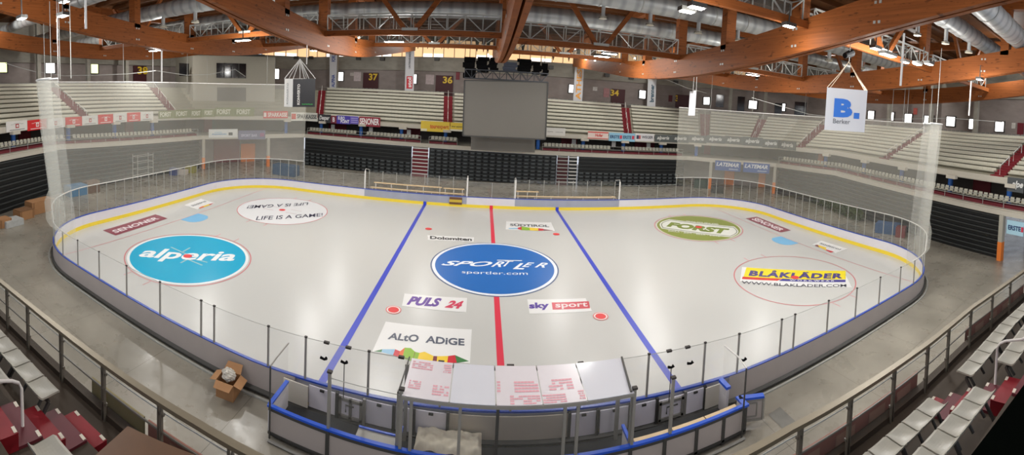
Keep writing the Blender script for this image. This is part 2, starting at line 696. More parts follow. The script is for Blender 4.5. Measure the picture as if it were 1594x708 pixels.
for i, (s0, s1, w) in enumerate(AISLES):
    t = thing('aisle_stair', 'dark red aisle stair with white handrails ' + AIS_LAB[i], 'stair', P3(s0, OFF0, zp(s0)), 'aisle stairs between the upper seat blocks')
    mb = MB()
    for k in range(ROWS):
        for h in (0, 1):
            o0 = OFF0 + TREAD * (k - .5 + h * .5) - .02
            z0 = zrow(s0, k) if h else (zrow(s0, k) + zrow(s0, max(0, k - 1))) / 2
            z0 += .02
            a, b = P3(s0 - w / 2, o0, z0), P3(s0 + w / 2, o0, z0)
            a2, b2 = P3(s0 - w / 2, o0 + TREAD * .5 + .03, z0), P3(s0 + w / 2, o0 + TREAD * .5 + .03, z0)
            dn = Vector((0, 0, -.3))
            mb.hexa([a + dn, b + dn, b2 + dn, a2 + dn, a, b, b2, a2])
    mb.build('steps', MAROON if i < 2 or 4 < i < 9 else REDC, t)
    for h in range(3):
        o0, o1 = OFF0 + TREAD * (h * 3 + .3), OFF0 + TREAD * (h * 3 + 2.3)
        z0, z1 = zrow(s0, h * 3), zrow(s0, h * 3 + 2)
        mb = MB()
        mb.tube([P3(s0, o0, z0), P3(s0, o0, z0 + .9), P3(s0, o1, z1 + .9), P3(s0, o1, z1)], .035, 6)
        mb.build('handrail', WHITE, t)

# far seats
def seat_geo(mb, s, off, z, w=.44, hb=.34, lo=.30):
    f = lambda a, o, zz: P3(s + a, off + o, z + zz)
    mb.hexa([f(-w / 2, -.22, lo), f(w / 2, -.22, lo), f(w / 2, .2, lo - .02), f(-w / 2, .2, lo - .02), f(-w / 2, -.22, .36), f(w / 2, -.22, .36), f(w / 2, .2, .33), f(-w / 2, .2, .33)])
    mb.hexa([f(-w / 2, .17, .3), f(w / 2, .17, .3), f(w / 2, .22, .3), f(-w / 2, .22, .3), f(-w / 2, .24, .3 + hb), f(w / 2, .24, .3 + hb), f(w / 2, .29, .3 + hb), f(-w / 2, .29, .3 + hb)])


mb = MB()
for k in range(ROWS):
    s = SA + .4
    while s < SB - .4:
        cab = S_L4 - 4.2 < s < S_F0 + 2.2
        if not in_aisle(s) and not cab:
            seat_geo(mb, s, OFF0 + TREAD * k + .55, zrow(s, k), .51, .26, .22)
        s += .52
o = mb.build('upper_tier_seats', SEATF)
tag(o, 'thousands of pale plastic seats in nine curving rows on the upper terrace', 'seats', kind='stuff')
mb = MB()
# one more row on the walkway
s = SA + .4
while s < SB - .4:
    if not in_aisle(s) and not (S_L4 - 4.2 < s < S_F0 + 2.2):
        seat_geo(mb, s, OFF0 + TREAD * ROWS + 1.9, zrow(s, ROWS - 1) + .05, .44, .4)
    s += .62
o = mb.build('walkway_seats', SEATW)
tag(o, 'single row of darker grey seats against the rear wall on the top walkway', 'seats', kind='stuff')

# front rail of the walkway behind the rows
mb = MB()
for a, b in ((SA, S_L4 - 4.2), (S_F0 + 2.2, SB)):
    L = slist(a, b, 3.0)
    mb.tube([P3(s, OFF0 + TREAD * ROWS + .5, zrow(s, ROWS - 1) + .62) for s in L], .03, 5)
o = mb.build('walkway_rail', GALV)
tag(o, 'thin metal rail along the top walkway behind the seat rows', 'railing')

# gallery pillars
PIL = [20, 106, 178, 237, 445, 500, 562, 625, 694, 837, 907, 970, 1029, 1084, 1285, 1345, 1404, 1480, 1572]
PLY = lambda px: 205 if px < 700 else (232 if px < 1100 else (245 + (px - 1200) * .12))
for px in PIL:
    s, p = hit(px, PLY(px), 1.7)
    q = P3(s, 1.7, zs(s))
    mb = MB()
    mb.tube([q, q + Vector((0, 0, zp(s) - zs(s)))], .27, 12)
    o = mb.build('gallery_pillar', PBLUE, org=q)
    tag(o, 'round blue pillar holding up the upper tier on the gallery', 'pillar', 'blue gallery pillars')
# parapet brackets
for px in PIL:
    s, p = hit(px, PLY(px), 0)
    mb = MB()
    q = P3(s + .2, -.12, zp(s) - .28)
    mb.obox(q, 1.1, .5, .35, ang(s))
    o = mb.build('beam_bracket', SLAB, org=q)
    tag(o, 'cream concrete beam end under the upper parapet above a blue pillar', 'bracket', 'beam ends under the parapet')

# gallery doors (dark red panels) with rectangles from the picture
GD = [(30, 48, 215), (195, 208, 195), (318, 330, 195), (511, 539, 208), (628, 654, 210), (873, 898, 226), (988, 1019, 226), (1096, 1106, 232), (1516, 1543, 268), (1274, 1282, 234)]
for a, b, y in GD:
    s0, _ = hit(a, y, 5.3)
    s1, _ = hit(b, y, 5.3)
    mb = MB()
    zf = zs(s0)
    mb.hexa([P3(s0, 5.3, zf), P3(s1, 5.3, zf), P3(s1, 5.5, zf), P3(s0, 5.5, zf), P3(s0, 5.3, zf + 2.1), P3(s1, 5.3, zf + 2.1), P3(s1, 5.5, zf + 2.1), P3(s0, 5.5, zf + 2.1)])
    c = P3((s0 + s1) / 2, 5.3, zf)
    o = mb.build('gallery_door', ORANGE if a == 1274 else MAROON, org=c)
    tag(o, 'red double door in the dark rear wall of the gallery', 'door', 'gallery doors', 'structure')
# small white cleaning machines / signs standing on the gallery
for a, y in [(518, 206), (577, 213), (636, 215), (893, 226), (955, 230), (1009, 233)]:
    s, _ = hit(a, y, 2.6)
    q = P3(s, 2.6, zs(s))
    t = thing('notice_stand', 'small white notice board on a post standing on the gallery', 'sign stand', q, 'notice boards on the gallery')
    mb = MB()
    mb.obox(q + Vector((0, 0, .75)), .62, .06, .85, ang(s))
    mb.build('notice_board', WHITE, t)
    mb = MB()
    mb.tube([q, q + Vector((0, 0, .76))], .03, 6)
    mb.build('post', STEEL, t)

# gallery rail + front row of seats
RNG = [(SA + .3, SL[4] - .6), (S_F0 + .8, hit(655, 215, 0)[0]), (hit(668, 215, 0)[0], hit(712, 217, 0)[0]), (hit(845, 222, 0)[0], S_F1 - .8), (S_R0 + .3, SB - .5)]
for i, (a, b) in enumerate(RNG):
    t = thing('gallery_railing', 'galvanised railing along the gallery edge ' + ['over the long black stand on the west end', 'over the far stand beside the west net', 'over the red and white steps', 'over the far stand beyond the screen', 'over the east end stand'][i], 'railing', P3((a + b) / 2, .15, zs(a)))
    mb = MB()
    for h in (1.0, .55):
        mb.tube([P3(s, .12, zs(s) + h) for s in slist(a, b, 4)], .032, 5)
    mb.build('rail', GALV, t)
    mb = MB()
    for s in slist(a, b, 2.4):
        mb.tube([P3(s, .12, zs(s) - .05), P3(s, .12, zs(s) + 1.0)], .03, 5)
    o = mb.build('posts', GALV, t)
    o['kind'] = 'stuff'
    mb = MB()
    mb.loft([[P3(s, .55, zs(s)), P3(s, .55, zs(s) + .28), P3(s, 1.3, zs(s) + .28)] for s in slist(a, b)])
    o = mb.build('seat_plinth', MAROON)
    tag(o, 'long maroon step under the front row of gallery seats ' + ['on the west end', 'beside the west net', 'over the red and white steps', 'beyond the screen', 'on the east end'][i], 'plinth')
proto = None
cnt = 0
for i, (a, b) in enumerate(RNG):
    s = a + .5
    while s < b - .3 and cnt < 296:
        if i == 2 or i == 4 or abs(s - (a + b) / 2) > .7:
            if proto is None:
                t = thing('gallery_chair', 'white plastic seat in the front row of the middle gallery', 'seat', (0, 0, 0), 'white seats in the front row of the gallery')
                mb = MB()
                mb.hexa([(-.23, -.25, .30), (.23, -.25, .30), (.21, .2, .27), (-.21, .2, .27), (-.23, -.25, .36), (.23, -.25, .36), (.21, .2, .32), (-.21, .2, .32)])
                mb.build('seat', SEATF, t)
                mb = MB()
                mb.hexa([(-.22, .17, .27), (.22, .17, .27), (.22, .22, .27), (-.22, .22, .27), (-.21, .26, .74), (.21, .26, .74), (.21, .31, .74), (-.21, .31, .74)])
                mb.build('backrest', SEATF, t)
                proto = t
                r = t
            else:
                r = dup(proto)
            p = P3(s, .95, zs(s) + .28)
            r.location = p
            r.rotation_euler = (0, 0, ang(s))
            cnt += 1
        s += .54 if i in (1, 2, 3) else .6

# ------------------------------------------------------------------ retracted telescopic stands
def stand(name_lab, a, b, rows=8, red=False, nseat=0, seat_rows=9):
    q = P3((a + b) / 2, 0, 0)
    t = thing('telescopic_stand', name_lab, 'folded grandstand', q, 'folded telescopic stands')
    mb, ml = MB(), MB()
    for k in range(rows):
        def pr(s):
            H = (zs(s) - .68) / rows
            z = H * k
            return [(.9, z), (.22, z), (.22, z + H * .7), (.02, z + H * .7), (.02, z + H * .95), (.9, z + H * .95)]
        mb.loft([[P3(s, o, z) for o, z in pr(s)] for s in slist(a, b)])
        ml.loft([[P3(s, o, z) for o, z in ((.015, pr(s)[2][1] + .0), (.0, pr(s)[2][1] + .0), (.0, pr(s)[4][1] - .03), (.1, pr(s)[4][1] + .012))] for s in slist(a, b)])
    mb.build('folded_rows', BLEACH, t)
    ml.build('platform_edges', BLEDGE if not red else MAROON, t)['kind'] = 'stuff'
    if nseat:
        seat = None
        rest = MB()
        for k in range(rows):
            for j in range(nseat):
                s = a + (b - a) * (j + .5) / nseat
                H = (zs(s) - .68) / rows
                zz = H * k + H * .08
                if k in (0, rows - 2, rows - 1):
                    if seat_rows > 5 or k == 0:
                        rest.mat(0).obox(P3(s, .0, zz), .74, .2, H * .62, ang(s))
                        rest.mat(1).obox(P3(s, -.02, zz + H * .42), .5, .2, H * .16, ang(s))
                    continue
                if k > seat_rows: continue
                if seat is None:
                    mb = MB()
                    mb.mat(0).box(q.x - .37, q.y - .1, 0, q.x + .37, q.y + .1, H * .62)
                    mb.mat(1).box(q.x - .25, q.y - .12, H * .42, q.x + .25, q.y + .08, H * .58)
                    seat = mb.build('folded_seat', [BSEAT, BSEATT], t)
                    o = seat
                else:
                    o = seat.copy()
                    COL.objects.link(o)
                    o.parent = t
                o.location = P3(s, .0, zz) - q
                o.rotation_euler = (0, 0, ang(s))
        rest.build('folded_seat_rows', [BSEAT, BSEATT], t)['kind'] = 'stuff'
    return t


hx = lambda px, py: hit(px, py, 0)[0]
stand('long black folded grandstand behind the west goal', SA + .2, SL[2], 9)
stand('black folded grandstand seen through the west net', SL[2], SL[4] - .3, 9)
stand('black folded grandstand beside the west net and the players bench', S_F0 + .4, hx(640, 260), 8, nseat=18, seat_rows=3)
stand('black folded grandstand with many seat backs below the video screen', hx(667, 265), hx(866, 265), 8, nseat=19)
stand('black folded grandstand between the dark steps and the east net', hx(900, 265), S_F1 - .4, 8, nseat=18, seat_rows=3)
stand('black folded grandstand seen through the east net', S_R0 + .3, SL[9], 9)
stand('long black folded grandstand by the orange gate', SL[9], SL[10] - .1, 9)
# aisle steps in the far stand
for (x0, x1, m0, m1, lab) in ((641, 666, MAROON, WHITE, 'folded stair of red and white steps in the far black stand'), (867, 884, DMAROON, GALV, 'folded stair of dark brown steps in the far black stand'), (885, 898, BLEACH, WHITE, 'folded stack of dark steps with small white edges in the far stand')):
    a, b = hx(x0, 262) + .03, hx(x1, 262) - .03
    t = thing('folded_stair', lab, 'stair', P3((a + b) / 2, -.1, 0))
    m1b, m2b = MB(), MB()
    for k in range(8):
        H = (zs(a) - .68) / 8
        z = k * H
        f = lambda o, zz: [P3(a, o, zz), P3(b, o, zz)]
        def bx(mbx, o0, o1, z0, z1, a=a, b=b):
            mbx.hexa([P3(a, o0, z0), P3(b, o0, z0), P3(b, o1, z0), P3(a, o1, z0), P3(a, o0, z1), P3(b, o0, z1), P3(b, o1, z1), P3(a, o1, z1)])
        bx(m1b, -.02, .8, z, z + H * .68)
        bx(m2b, -.1, .8, z + H * .7, z + H * .98)
    m1b.build('risers', m0, t)
    m2b.build('treads', m1, t)

# ------------------------------------------------------------------ corner gates
def gate(a, b, lab, wide, sides, backpanels):
    q = P3((a + b) / 2, 3, 0)
    o = sweep('gate_recess', lambda s: [(5.0, 0), (5.0, zs(s) - .4), (-.2, zs(s) - .4)], WALL, a, b)
    tag(o, 'grey walls and ceiling of the entrance recess ' + lab, 'recess', kind='structure')
    for sd in sides:
        p = P3(sd, -.15, 0)
        t = thing('gate_pillar', 'square white pillar with an orange foot ' + lab + (', first' if sd == sides[0] else ', second'), 'pillar', p)
        mb = MB()
        mb.obox(p + Vector((0, 0, 1.7)), .42, .5, zs(sd) - .5 - 1.7, ang(sd))
        mb.build('shaft', LBOX, t)
        mb = MB()
        mb.obox(p, .44, .52, 1.7, ang(sd))
        mb.build('painted_foot', ORANGE, t)
    for (s0, s1, z0, z1, mt, nm, lb) in backpanels:
        mb = MB()
        c = P3((s0 + s1) / 2, 4.8, z0)
        mb.hexa([P3(s0, 4.7, z0), P3(s1, 4.7, z0), P3(s1, 4.95, z0), P3(s0, 4.95, z0), P3(s0, 4.7, z1), P3(s1, 4.7, z1), P3(s1, 4.95, z1), P3(s0, 4.95, z1)])
        o = mb.build(nm, mt, org=c)
        tag(o, lb, 'door' if 'door' in nm else 'partition')


h5 = lambda px, py: hit(px, py, 4.7)[0]
gate(S_L4 + .1, S_F0 - .1, 'beside the west net', 0, [hx(316, 235), hx(417, 245)],
     [(h5(333, 235), h5(373, 235), 0, 4.0, MAROON, 'painted_partition', 'maroon painted wall panel with faint white lettering in the corner recess by the west net'),
      (h5(375, 240), h5(397, 240), 0, 3.0, ORANGE, 'gate_door', 'orange gate door beside the maroon panel in the west corner')])
gate(S_F1 + .1, S_R0 - .1, 'beside the two blue signs', 0, [hx(1105, 285), hx(1205, 290)],
     [(h5(1127, 285), h5(1142, 285), 0, 3.2, ORANGE, 'gate_door', 'orange gate door under the first blue sign by the east net'),
      (h5(1180, 290), h5(1190, 290), 0, 3.2, ORANGE, 'gate_door', 'narrow orange gate door under the second blue sign')])
gate(SL[10] + .05, SB, 'under the pale blue board', 0, [SL[10] + .12, SB - .2],
     [(SL[10] + 1.2, SL[10] + 2.4, 0, 3.0, ORANGE, 'gate_door', 'orange door in the entrance by the frame edge')])

# cabin in the west corner of the upper tier
sA, sB = hx(297, 130), hx(431, 130)
sA, sB = hit(300, 130, 4.5)[0], hit(428, 130, 4.5)[0]
t = thing('control_cabin', 'pale rendered control cabin in the corner of the upper tier behind the west net', 'cabin', P3((sA + sB) / 2, 4.5, 8))
mb = MB()
mb.loft([[P3(s, 12, 17.4), P3(s, 4.4, 17.4), P3(s, 4.4, 7.9), P3(s, 2, 7.7)] for s in slist(sA, sB)])
for s in (sA, sB):
    mb.poly([P3(s, 12, 17.4), P3(s, 4.4, 17.4), P3(s, 4.4, 7.9), P3(s, 12, 7.9)])
mb.build('cabin_wall', LBOX, t)
for (x0, x1, y0, y1, mt, nm, lb) in ((337, 383, 98, 121, DGLASS, 'cabin_window', None), (338, 383, 136, 165, LED, 'display_panel', 'dull grey display panel'), (279, 294, 98, 118, DGLASS, 'side_window', None)):
    s0, s1 = hit(x0, (y0 + y1) / 2, 4.3)[0], hit(x1, (y0 + y1) / 2, 4.3)[0]
    z1, z0 = hit(x0, y0, 4.3)[1].z, hit(x0, y1, 4.3)[1].z
    mb = MB()
    L = slist(s0, s1)
    mb.loft([[P3(s, 4.42, z0), P3(s, 4.3, z0), P3(s, 4.3, z1), P3(s, 4.42, z1)] for s in L])
    o = mb.build(nm, mt, t)
    if nm == 'cabin_window':
        for j in range(1, 4):
            mb = MB()
            s = s0 + (s1 - s0) * j / 4
            mb.bar(P3(s, 4.25, z0), P3(s, 4.25, z1), .12)
            mb.build('mullion', DSTEEL, o)
mb = MB()
mb.loft([[P3(s, 4.4, 17.4), P3(s, 4.1, 17.4), P3(s, 4.1, 17.75), P3(s, 4.4, 17.75)] for s in slist(hit(300, 90, 4.3)[0], hit(412, 90, 4.3)[0])])
mb.build('cabin_roof_beam', DSTEEL, t)

# openings in the rear wall beyond the east net
for x0, x1, y0, y1 in ((1147, 1158, 150, 175), (1205, 1216, 160, 180), (1236, 1254, 158, 180), (1114, 1126, 147, 166)):
    s0, s1 = hit(x0, y1, WOFF - .3)[0], hit(x1, y1, WOFF - .3)[0]
    z1, z0 = hit(x0, y0, WOFF - .3)[1].z, hit(x0, y1, WOFF - .3)[1].z
    mb = MB()
    mb.loft([[P3(s, WOFF, z0), P3(s, WOFF - .25, z0), P3(s, WOFF - .25, z1), P3(s, WOFF, z1)] for s in (s0, s1)])
    o = mb.build('dark_doorway', DGLASS)
    tag(o, 'dark doorway in the rear wall beyond the east net', 'doorway', 'dark doorways beyond the east net', 'structure')

# windows in the rear wall
WINS = [(4, 104, 13, 17, 1), (78, 106, 14, 15, 0), (147, 107, 11, 14, 1), (428, 115, 12, 15, 0), (530, 119, 9, 13, 0), (646, 123, 5, 14, 0), (889, 138, 7, 12, 0), (1000, 147, 10, 12, 0), (1100, 157, 9, 11, 0), (1172, 163, 12, 12, 0),
        (1220, 167, 4, 11, 0), (1356, 179, 9, 12, 0), (1387, 181, 8, 12, 0), (1414, 184, 11, 13, 0), (1446, 187, 14, 13, 0), (1480, 189, 13, 14, 0), (1514, 193, 11, 15, 0), (1556, 197, 13, 15, 0)]
for i, (px, py, w, h, g) in enumerate(WINS):
    wo = WOFF - .12
    s0, s1 = hit(px - w / 2, py, wo)[0], hit(px + w / 2, py, wo)[0]
    z0, z1 = hit(px, py + h / 2, wo)[1].z, hit(px, py - h / 2, wo)[1].z
    sc, wz = (s0 + s1) / 2, .1
    t = thing('window_%d' % (i + 1), None, None, P3(sc, wo, z0), 'small bright windows of the rear wall', 'structure')
    tag(t, 'small bright square window in the rear wall above the top walkway', 'window')
    mb = MB()
    mb.poly([P3(s0, wo, z0), P3(s1, wo, z0), P3(s1, wo, z1), P3(s0, wo, z1)])
    mb.build('pane', WING if g else WINM, t)
    mb = MB()
    for a, b in ((P3(s0 - .06, wo, z0), P3(s0 - .06, wo, z1)), (P3(s1 + .06, wo, z0), P3(s1 + .06, wo, z1)), (P3(s0 - .12, wo, z0 - .06), P3(s1 + .12, wo, z0 - .06)), (P3(s0 - .12, wo, z1 + .06), P3(s1 + .12, wo, z1 + .06))):
        mb.bar(a, b, .22, .12)
    mb.build('frame', DSTEEL, t)

# portals with yellow numbers
YN = mat('yellow number', (226, 190, 40), .5)
for i, (x0, x1, y0, y1, nx, num) in enumerate([(208, 228, 102, 124, 222, '38'), (565, 589, 113, 139, 581, '37'), (678, 705, 117, 142, 697, '36'), (952, 973, 138, 158, 957, '34'), (1052, 1073, 147, 166, 1057, '33'), (1583, 1600, 191, 222, 1588, '27')]):
    wo = WOFF - .25
    s0, s1 = hit(x0, (y0 + y1) / 2, wo)[0], min(SB, hit(min(x1, 1593), (y0 + y1) / 2, wo)[0])
    z0, z1 = zrow(s0, ROWS - 1), hit(x0, y0, wo)[1].z
    t = thing('portal_door', 'dark red exit portal ' + ['marked 38 in the wall above the first olive boards', 'marked 37, between the ALPINA and stol banners', 'marked 36, between the stol banner and the screen', 'marked 34, between the ATHESIA and brenner banners', 'marked 33, just past the brenner banner', 'at the frame edge'][i], 'door', P3((s0 + s1) / 2, wo, z0))
    mb = MB()
    mb.loft([[P3(s, WOFF, z0), P3(s, wo, z0), P3(s, wo, z1), P3(s, WOFF, z1)] for s in (s0, s1)])
    mb.poly([P3(s0, wo, z0), P3(s0, WOFF, z0), P3(s0, WOFF, z1), P3(s0, wo, z1)])
    mb.build('door_leaf', DMAROON if i < 5 else MAROON, t)
    if num != '27':
        w = (z1 - z0) * .34
        sn, _ = hit(nx, y0 + 4, wo)
        q = [P3(sn - w * .6, wo - .05, z1 - .15), P3(sn + w * .6, wo - .05, z1 - .15), P3(sn + w * .6, wo - .05, z1 - .15 - w), P3(sn - w * .6, wo - .05, z1 - .15 - w)]
        mb = MB()
        put_text(mb, q, num, .03, lift=Vector((0, 0, 0)))
        mb.build('portal_number', YN, t)
# posters
for k, (x0, x1, y0, y1, rgb) in enumerate([(551, 562, 112, 126, (200, 186, 186)), (663, 676, 116, 131, (196, 180, 180)), (940, 949, 137, 151, (168, 120, 120)), (1041, 1047, 148, 158, (96, 40, 48)), (545, 551, 113, 118, (190, 182, 176)), (923, 930, 135, 141, (200, 196, 190)), (1422, 1428, 168, 178, (190, 90, 80)), (1575, 1581, 191, 200, (210, 206, 198)), (710, 716, 110, 124, (120, 40, 50))]):
    wo = WOFF - .08
    s0, s1 = hit(x0, y0, wo)[0], hit(x1, y0, wo)[0]
    z1, z0 = hit(x0, y0, wo)[1].z, hit(x0, y1, wo)[1].z
    mb = MB()
    mb.hexa([P3(s0, wo, z0), P3(s1, wo, z0), P3(s1, wo + .05, z0), P3(s0, wo + .05, z0), P3(s0, wo, z1), P3(s1, wo, z1), P3(s1, wo + .05, z1), P3(s0, wo + .05, z1)])
    o = mb.build('wall_poster', mat('poster %d' % k, rgb, .6, var=.35, scale=3), org=P3(s0, wo, z0))
    tag(o, 'small printed wall poster ' + ['with a dark cross figure between the ALPINA and stol banners', 'pale, just past the stol banner', 'pink, just past the ATHESIA banner', 'dark red, just past the brenner banner', 'tiny and pale, just past the ALPINA banner', 'between two hanging banners, plain white', 'high on the east wall, reddish', 'beside the last window at the frame edge', 'tall and dark red beside the video screen'][k], 'poster')

# columns standing on the top walkway
for px, py in [(60, 105), (137, 110), (197, 112), (524, 120), (636, 120), (897, 140), (1014, 150), (1137, 160), (1191, 165), (1384, 180), (1449, 185), (1519, 190)]:
    s, _ = hit(px, py, 9.6)
    q = P3(s, 9.6, zrow(s, ROWS - 1))
    mb = MB()
    mb.obox(q, .55, .45, 22.5 - q.z, ang(s))
    o = mb.build('roof_column', RAWC, org=q)
    tag(o, 'grey concrete roof column on the top walkway', 'column', 'concrete roof columns', 'structure')

# clerestory over the far wall
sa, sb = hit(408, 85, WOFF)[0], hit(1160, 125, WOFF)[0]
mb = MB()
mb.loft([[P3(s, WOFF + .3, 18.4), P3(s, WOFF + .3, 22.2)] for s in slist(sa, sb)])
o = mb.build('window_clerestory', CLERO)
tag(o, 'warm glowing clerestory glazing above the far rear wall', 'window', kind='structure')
mb = MB()
L = slist(sa, sb, 1.6)
for i, (u, v) in enumerate(zip(L, L[1:])):
    if i % 5 in (1, 2):
        mb.poly([P3(u + .1, WOFF + .24, 18.42), P3(v - .1, WOFF + .24, 18.42), P3(v - .1, WOFF + .24, 19.0), P3(u + .1, WOFF + .24, 19.0)])
o = mb.build('window_clear_panes', CLERW)
tag(o, 'small clear white panes at the foot of the clerestory glazing', 'window', kind='structure')
mb = MB()
for s in L:
    mb.bar(P3(s, WOFF + .2, 18.4), P3(s, WOFF + .2, 22), .1)
o = mb.build('clerestory_frame', DSTEEL)
tag(o, 'thin dark mullions of the clerestory glazing', 'window frame', kind='structure')

# loudspeakers on the far wall band
for px, py in [(461, 90), (484, 90), (558, 91), (595, 92), (680, 92), (858, 105), (945, 117), (983, 121), (1052, 128)]:
    s, p = hit(px, py, WOFF - .7)
    mb = MB()
    q = P3(s, WOFF - .6, p.z - .25)
    mb.obox(q, .8, .55, .55, ang(s))
    o = mb.build('wall_loudspeaker', DSTEEL, org=q)
    tag(o, 'dark loudspeaker box on the concrete band under the clerestory', 'loudspeaker', 'loudspeakers on the far wall band')

# ------------------------------------------------------------------ advertising boards
def board(px0, px1, py, wall_off, z0f, z1f, rgb, lab, texts=(), marks=(), tcol=(255, 255, 255), nm='advertising_board', grp=None):
    s0, s1 = hit(px0, py, wall_off)[0], hit(px1, py, wall_off)[0]
    sm = (s0 + s1) / 2
    z0, z1 = z0f, z1f
    t = thing(nm, lab, 'advertising board', P3(sm, wall_off, z0), grp)
    mb = MB()
    L = slist(s0, s1)
    mb.loft([[P3(s, wall_off + .06, z0), P3(s, wall_off, z0), P3(s, wall_off, z1), P3(s, wall_off + .06, z1), P3(s, wall_off + .06, z0)] for s in L])
    for s in (s0, s1):
        mb.poly([P3(s, wall_off + .06, z0), P3(s, wall_off, z0), P3(s, wall_off, z1), P3(s, wall_off + .06, z1)])
    mb.build('panel', mat('print %d %d %d' % rgb, rgb, .5), t)
    def Q(u0, v0, u1, v1, d=.03):
        a, b = s0 + (s1 - s0) * u0, s0 + (s1 - s0) * u1
        y0, y1 = z0 + (z1 - z0) * v0, z0 + (z1 - z0) * v1
        return [P3(a, wall_off - d, y1), P3(b, wall_off - d, y1), P3(b, wall_off - d, y0), P3(a, wall_off - d, y0)]
    for (u0, v0, u1, v1, c) in marks:
        mb = MB()
        put_quad(mb, Q(u0, v0, u1, v1, .02))
        mb.build('printed_field', mat('print %d %d %d' % c, c, .5), t)
    for tx in texts:
        body, u0, v0, u1, v1 = tx[:5]
        c = tx[5] if len(tx) > 5 else tcol
        sh = tx[6] if len(tx) > 6 else 0
        mb = MB()
        put_text(mb, Q(u0, v0, u1, v1), body, .03, sh, lift=Vector((0, 0, 0)))
        mb.build('lettering', mat('print %d %d %d' % c, c, .5), t)
    return t


def pz(px, py): return hit(px, py, -.1)[1].z
RW = [(10, 43, 188, 204, 0), (43, 73, 186, 202, 1), (74, 102, 184, 199, 0), (102, 128, 182, 196.5, 1), (128, 153, 180, 194.5, 0), (153, 176.5, 178, 192.5, 1), (176.5, 198, 176, 190.5, 0), (198, 219, 175, 189, 1), (219, 239, 174, 187.5, 0)]
for i, (a, b, y0, y1, r) in enumerate(RW):
    rgb = (214, 34, 36) if r else (226, 224, 218)
    c2 = (240, 238, 234) if r else (176, 40, 44)
    board(a, b - .4, (y0 + y1) / 2, -.1, pz((a + b) / 2, y1), pz((a + b) / 2, y0), rgb,
          ('red' if r else 'white') + ' board with a small %s crest, %s from the frame edge on the parapet' % ('white' if r else 'red', ['first', 'second', 'third', 'fourth', 'fifth', 'sixth', 'seventh', 'eighth', 'ninth'][i]),
          [('S', .44, .3, .56, .66, c2 if r else (240, 240, 236)), ('SPORT CLUB', .12, .1, .88, .2, (240, 238, 234) if r else (90, 88, 92))] if 0 else [('8', .45, .38, .55, .62, rgb)],
          [(.42, .3, .58, .7, c2), (.14, .12, .86, .18, c2 if r else (120, 118, 120)), (.2, .66, .34, .69, (240, 238, 234) if r else (150, 148, 146)), (.34, .72, .66, .75, (240, 238, 234) if r else (150, 148, 146)), (.66, .66, .8, .69, (240, 238, 234) if r else (150, 148, 146))],
          grp='red and white boards on the west parapet')
FO = [(247, 272, 172, 184.5), (272, 297, 170.5, 183.5), (297, 317, 170, 183), (317, 335, 169.5, 182), (335, 366, 167.5, 181), (366, 396, 167.5, 181)]
for i, (a, b, y0, y1) in enumerate(FO):
    board(a, b - .3, (y0 + y1) / 2, -.1, pz((a + b) / 2, y1), pz((a + b) / 2, y0), (132, 138, 96), 'olive board lettered FORST, number %s counted from the red and white boards' % ['one', 'two', 'three', 'four', 'five', 'six'][i],
          [('FORST', .08, .24, .78, .8, (226, 226, 206))], grp='olive boards on the west corner parapet')
F = [
    (410, 448, 173, 184, (214, 66, 60), 'red board lettered SPARKASSE behind the west net', [('SPARKASSE', .18, .2, .98, .8, (246, 236, 228))], [(.02, .2, .12, .8, (246, 236, 228))]),
    (453, 494, 175, 188, (226, 226, 216), 'white board lettered SPARKASSE with a red square', [('SPARKASSE', .22, .3, .98, .8, (92, 94, 94))], [(.02, .2, .18, .85, (204, 60, 48))]),
    (495, 515, 178, 191, (52, 52, 56), 'black board with white script beside the white bank board', [('Despar', .1, .2, .9, .85, (232, 232, 230), .3)], []),
    (515, 524, 180, 192, (120, 40, 58), 'narrow maroon board between the black and the violet board', [('B', .3, .2, .7, .8, (236, 226, 230))], []),
    (524, 545, 180, 193, (74, 62, 168), 'violet board with white block letters', [('EURO', .1, .5, .6, .9, (240, 240, 244)), ('POINT', .3, .1, .95, .52, (240, 240, 244))], []),
    (545, 558, 181, 193, (106, 92, 186), 'pale violet board with fine lines of writing', [], [(.1, .7, .9, .76, (200, 196, 230)), (.1, .45, .9, .51, (200, 196, 230)), (.1, .2, .9, .26, (200, 196, 230))]),
    (559, 592, 182, 197, (150, 40, 58), 'maroon board lettered SENONER on the far parapet', [('SENONER', .03, .18, .95, .85, (244, 238, 238))], []),
    (655, 700, 189, 205, (238, 206, 60), 'large yellow board lettered tourexpert on the far parapet', [('tour', .32, .3, .56, .68, (224, 92, 40)), ('expert', .56, .22, .97, .68, (214, 120, 40))], [(0, 0, .22, .25, (240, 232, 190))]),
    (701, 720, 191, 204, (238, 206, 60), 'small yellow board partly behind the video screen', [('tour expert', .1, .4, .98, .62, (120, 100, 40))], [(.0, .0, 1, .2, (240, 236, 214))]),
    (849, 880, 199, 211, (230, 228, 220), 'plain white board beside the video screen', [('HOTEL', .1, .42, .4, .54, (170, 170, 166)), ('OBEREGGER', .5, .42, .9, .52, (170, 170, 166))], []),
    (915, 947, 205, 216, (236, 216, 206), 'pink and white board with red writing', [('Hofer', .36, .3, .74, .72, (220, 60, 50))], [(0, .82, 1, 1, (226, 90, 84)), (0, 0, 1, .1, (226, 90, 84))]),
    (948, 988.5, 207, 220, (150, 202, 226), 'light blue board lettered ERSTE twice with red dots', [('ERSTE', .04, .32, .4, .7, (28, 62, 110)), ('ERSTE', .54, .32, .86, .7, (28, 62, 110))], [(.41, .3, .5, .72, (216, 60, 84)), (.88, .3, .97, .72, (216, 60, 84))]),
    (989, 1018, 208, 219.5, (232, 230, 230), 'white board lettered WEGER with a dark round emblem', [('WEGER', .34, .34, .95, .72, (96, 98, 106))], [(.06, .25, .18, .75, (52, 60, 92)), (.18, .25, .28, .75, (190, 92, 96))]),
]
